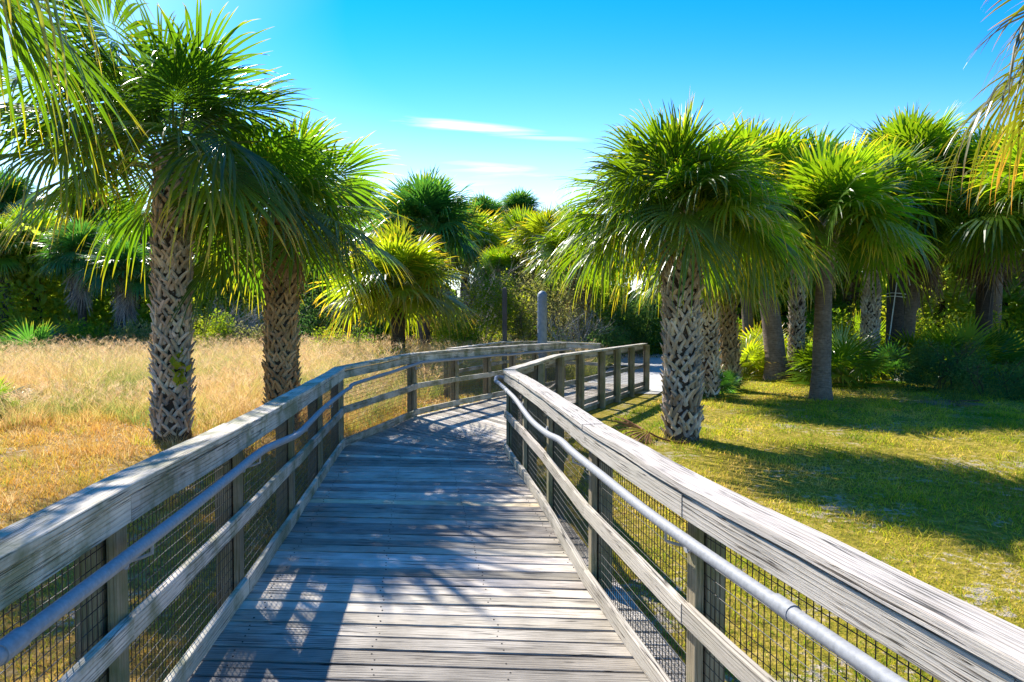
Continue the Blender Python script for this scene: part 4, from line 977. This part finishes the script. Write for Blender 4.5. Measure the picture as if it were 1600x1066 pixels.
clump_field('weeds', 'shaded green weeds under the right palms', 420, 22, reg_r, .15, .45, grass_mat('weed_blades', [(0, (.03, .09, .02)), (1, (.12, .18, .04))], (.2, .25, .05), .4, .3), 61, plumes=False)
def reg_feet(rg, n):
    C_ = np.array([(-5.1, 10.2), (-3.92, 11.6), (2.58, 10.3), (4.35, 15.0), (5.45, 16.9), (7.55, 19.4), (8.3, 19.9), (6.85, 15.1), (10.9, 20.8)]); i = rg.integers(0, len(C_), n)
    a = rg.uniform(0, 2 * np.pi, n); d = rg.uniform(.30, .52, n); return C_[i, 0] + d * np.cos(a), C_[i, 1] + d * np.sin(a)
clump_field('foot_grass', 'taller grass fringing the palm trunk feet', 150, 14, reg_feet, .05, .16, LAWN, 71, wd=.005, plumes=False)
def reg_lawn(rg, n):
    y = 3.0 + 16 * rg.uniform(0, 1, n); x = rg.uniform(.05, .95, n) * (y * .9 + 1); return x, y
clump_field('lawn_tufts', 'small raised grass tufts and weeds in the right lawn', 1300, 12, reg_lawn, .05, .13, LAWN, 81, wd=.006, lean=(.3, 1.0), plumes=False)
def dead_frond(label, x, y, az, el, L, mat, hubz=.05, seed=1):
    rg = np.random.default_rng(seed); e = np.array([math.cos(az) * math.cos(el), math.sin(az) * math.cos(el), math.sin(el)]); n_ = np.array([0, 0, 1.0]) - e * e[2]; n_ /= np.linalg.norm(n_)
    hub = np.array([0, 0, hubz]); Vv, F, uv = fan_leaf(rg, hub, e, n_, L, 26, ROWS_H, .3, .12, zmin=.012)
    root = empty('fallen_frond', (x, y, ground_z(x, y)), label, 'dead frond', 'dead fronds on the lawn')
    link('blade', np_mesh('blade', Vv, F, [mat], uv=uv), root)
    Vs, Fs = stalk(hub - e * .7 * np.array([1, 1, 0]) - np.array([0, 0, hubz - .02]), hub - e * .3, hub, .02, .012); link('stalk', np_mesh('stalk', Vs, Fs, [mat]), root)
ORG = leaf_mat('palm_leaf_rust', (.30, .11, .03), (.42, .17, .05), (.45, .24, .10), (.5, .16, .03), (.5, .2, .05), .3, .6)
dead_frond('rust orange dead frond leaning against the left foot of the stout palm', 2.05, 10.15, R(150), .5, .55, ORG, .12, 5)
dead_frond('tan dead frond lying in front of the dark blue-green shrub', 9.4, 14.3, R(200), .02, .8, DEAD, .05, 7)
# vine leaves on the nearest trunk
rgv = np.random.default_rng(3); nv = 34; Pv = np.stack([rgv.normal(.20, .05, nv), rgv.normal(-.22, .04, nv), rgv.normal(1.10, .14, nv)], 1)
Vv, F, uv = leaf_quads(rgv, Pv, .12, rgv.uniform(.3, 1, nv), .7)
vo = link('climbing_vine', np_mesh('climbing_vine', Vv, F, [BUSH], uv=uv)); vo.location = (-5.08, 10.2, ground_z(-5.1, 10.2)); tag(vo, 'sprig of bright green leaves growing on the nearest grey trunk', 'vine')
# leaf litter
rg = np.random.default_rng(91); n = 3500; yy = rg.uniform(2, 20, n); xx = rg.uniform(-1, 1, n) * (yy * .9 + 1.5); ok = ~on_deck(xx, yy); xx, yy = xx[ok], yy[ok]
V, F, uv = leaf_quads(rg, np.stack([xx, yy, gz_np(xx, yy) + .012], 1), .032, rg.uniform(0, 1, len(xx)), .5)
tag(link('leaf_litter', np_mesh('leaf_litter', V, F, [DEAD], uv=uv)), 'small dead leaf scraps lying on the ground', 'leaf litter', None, 'stuff')
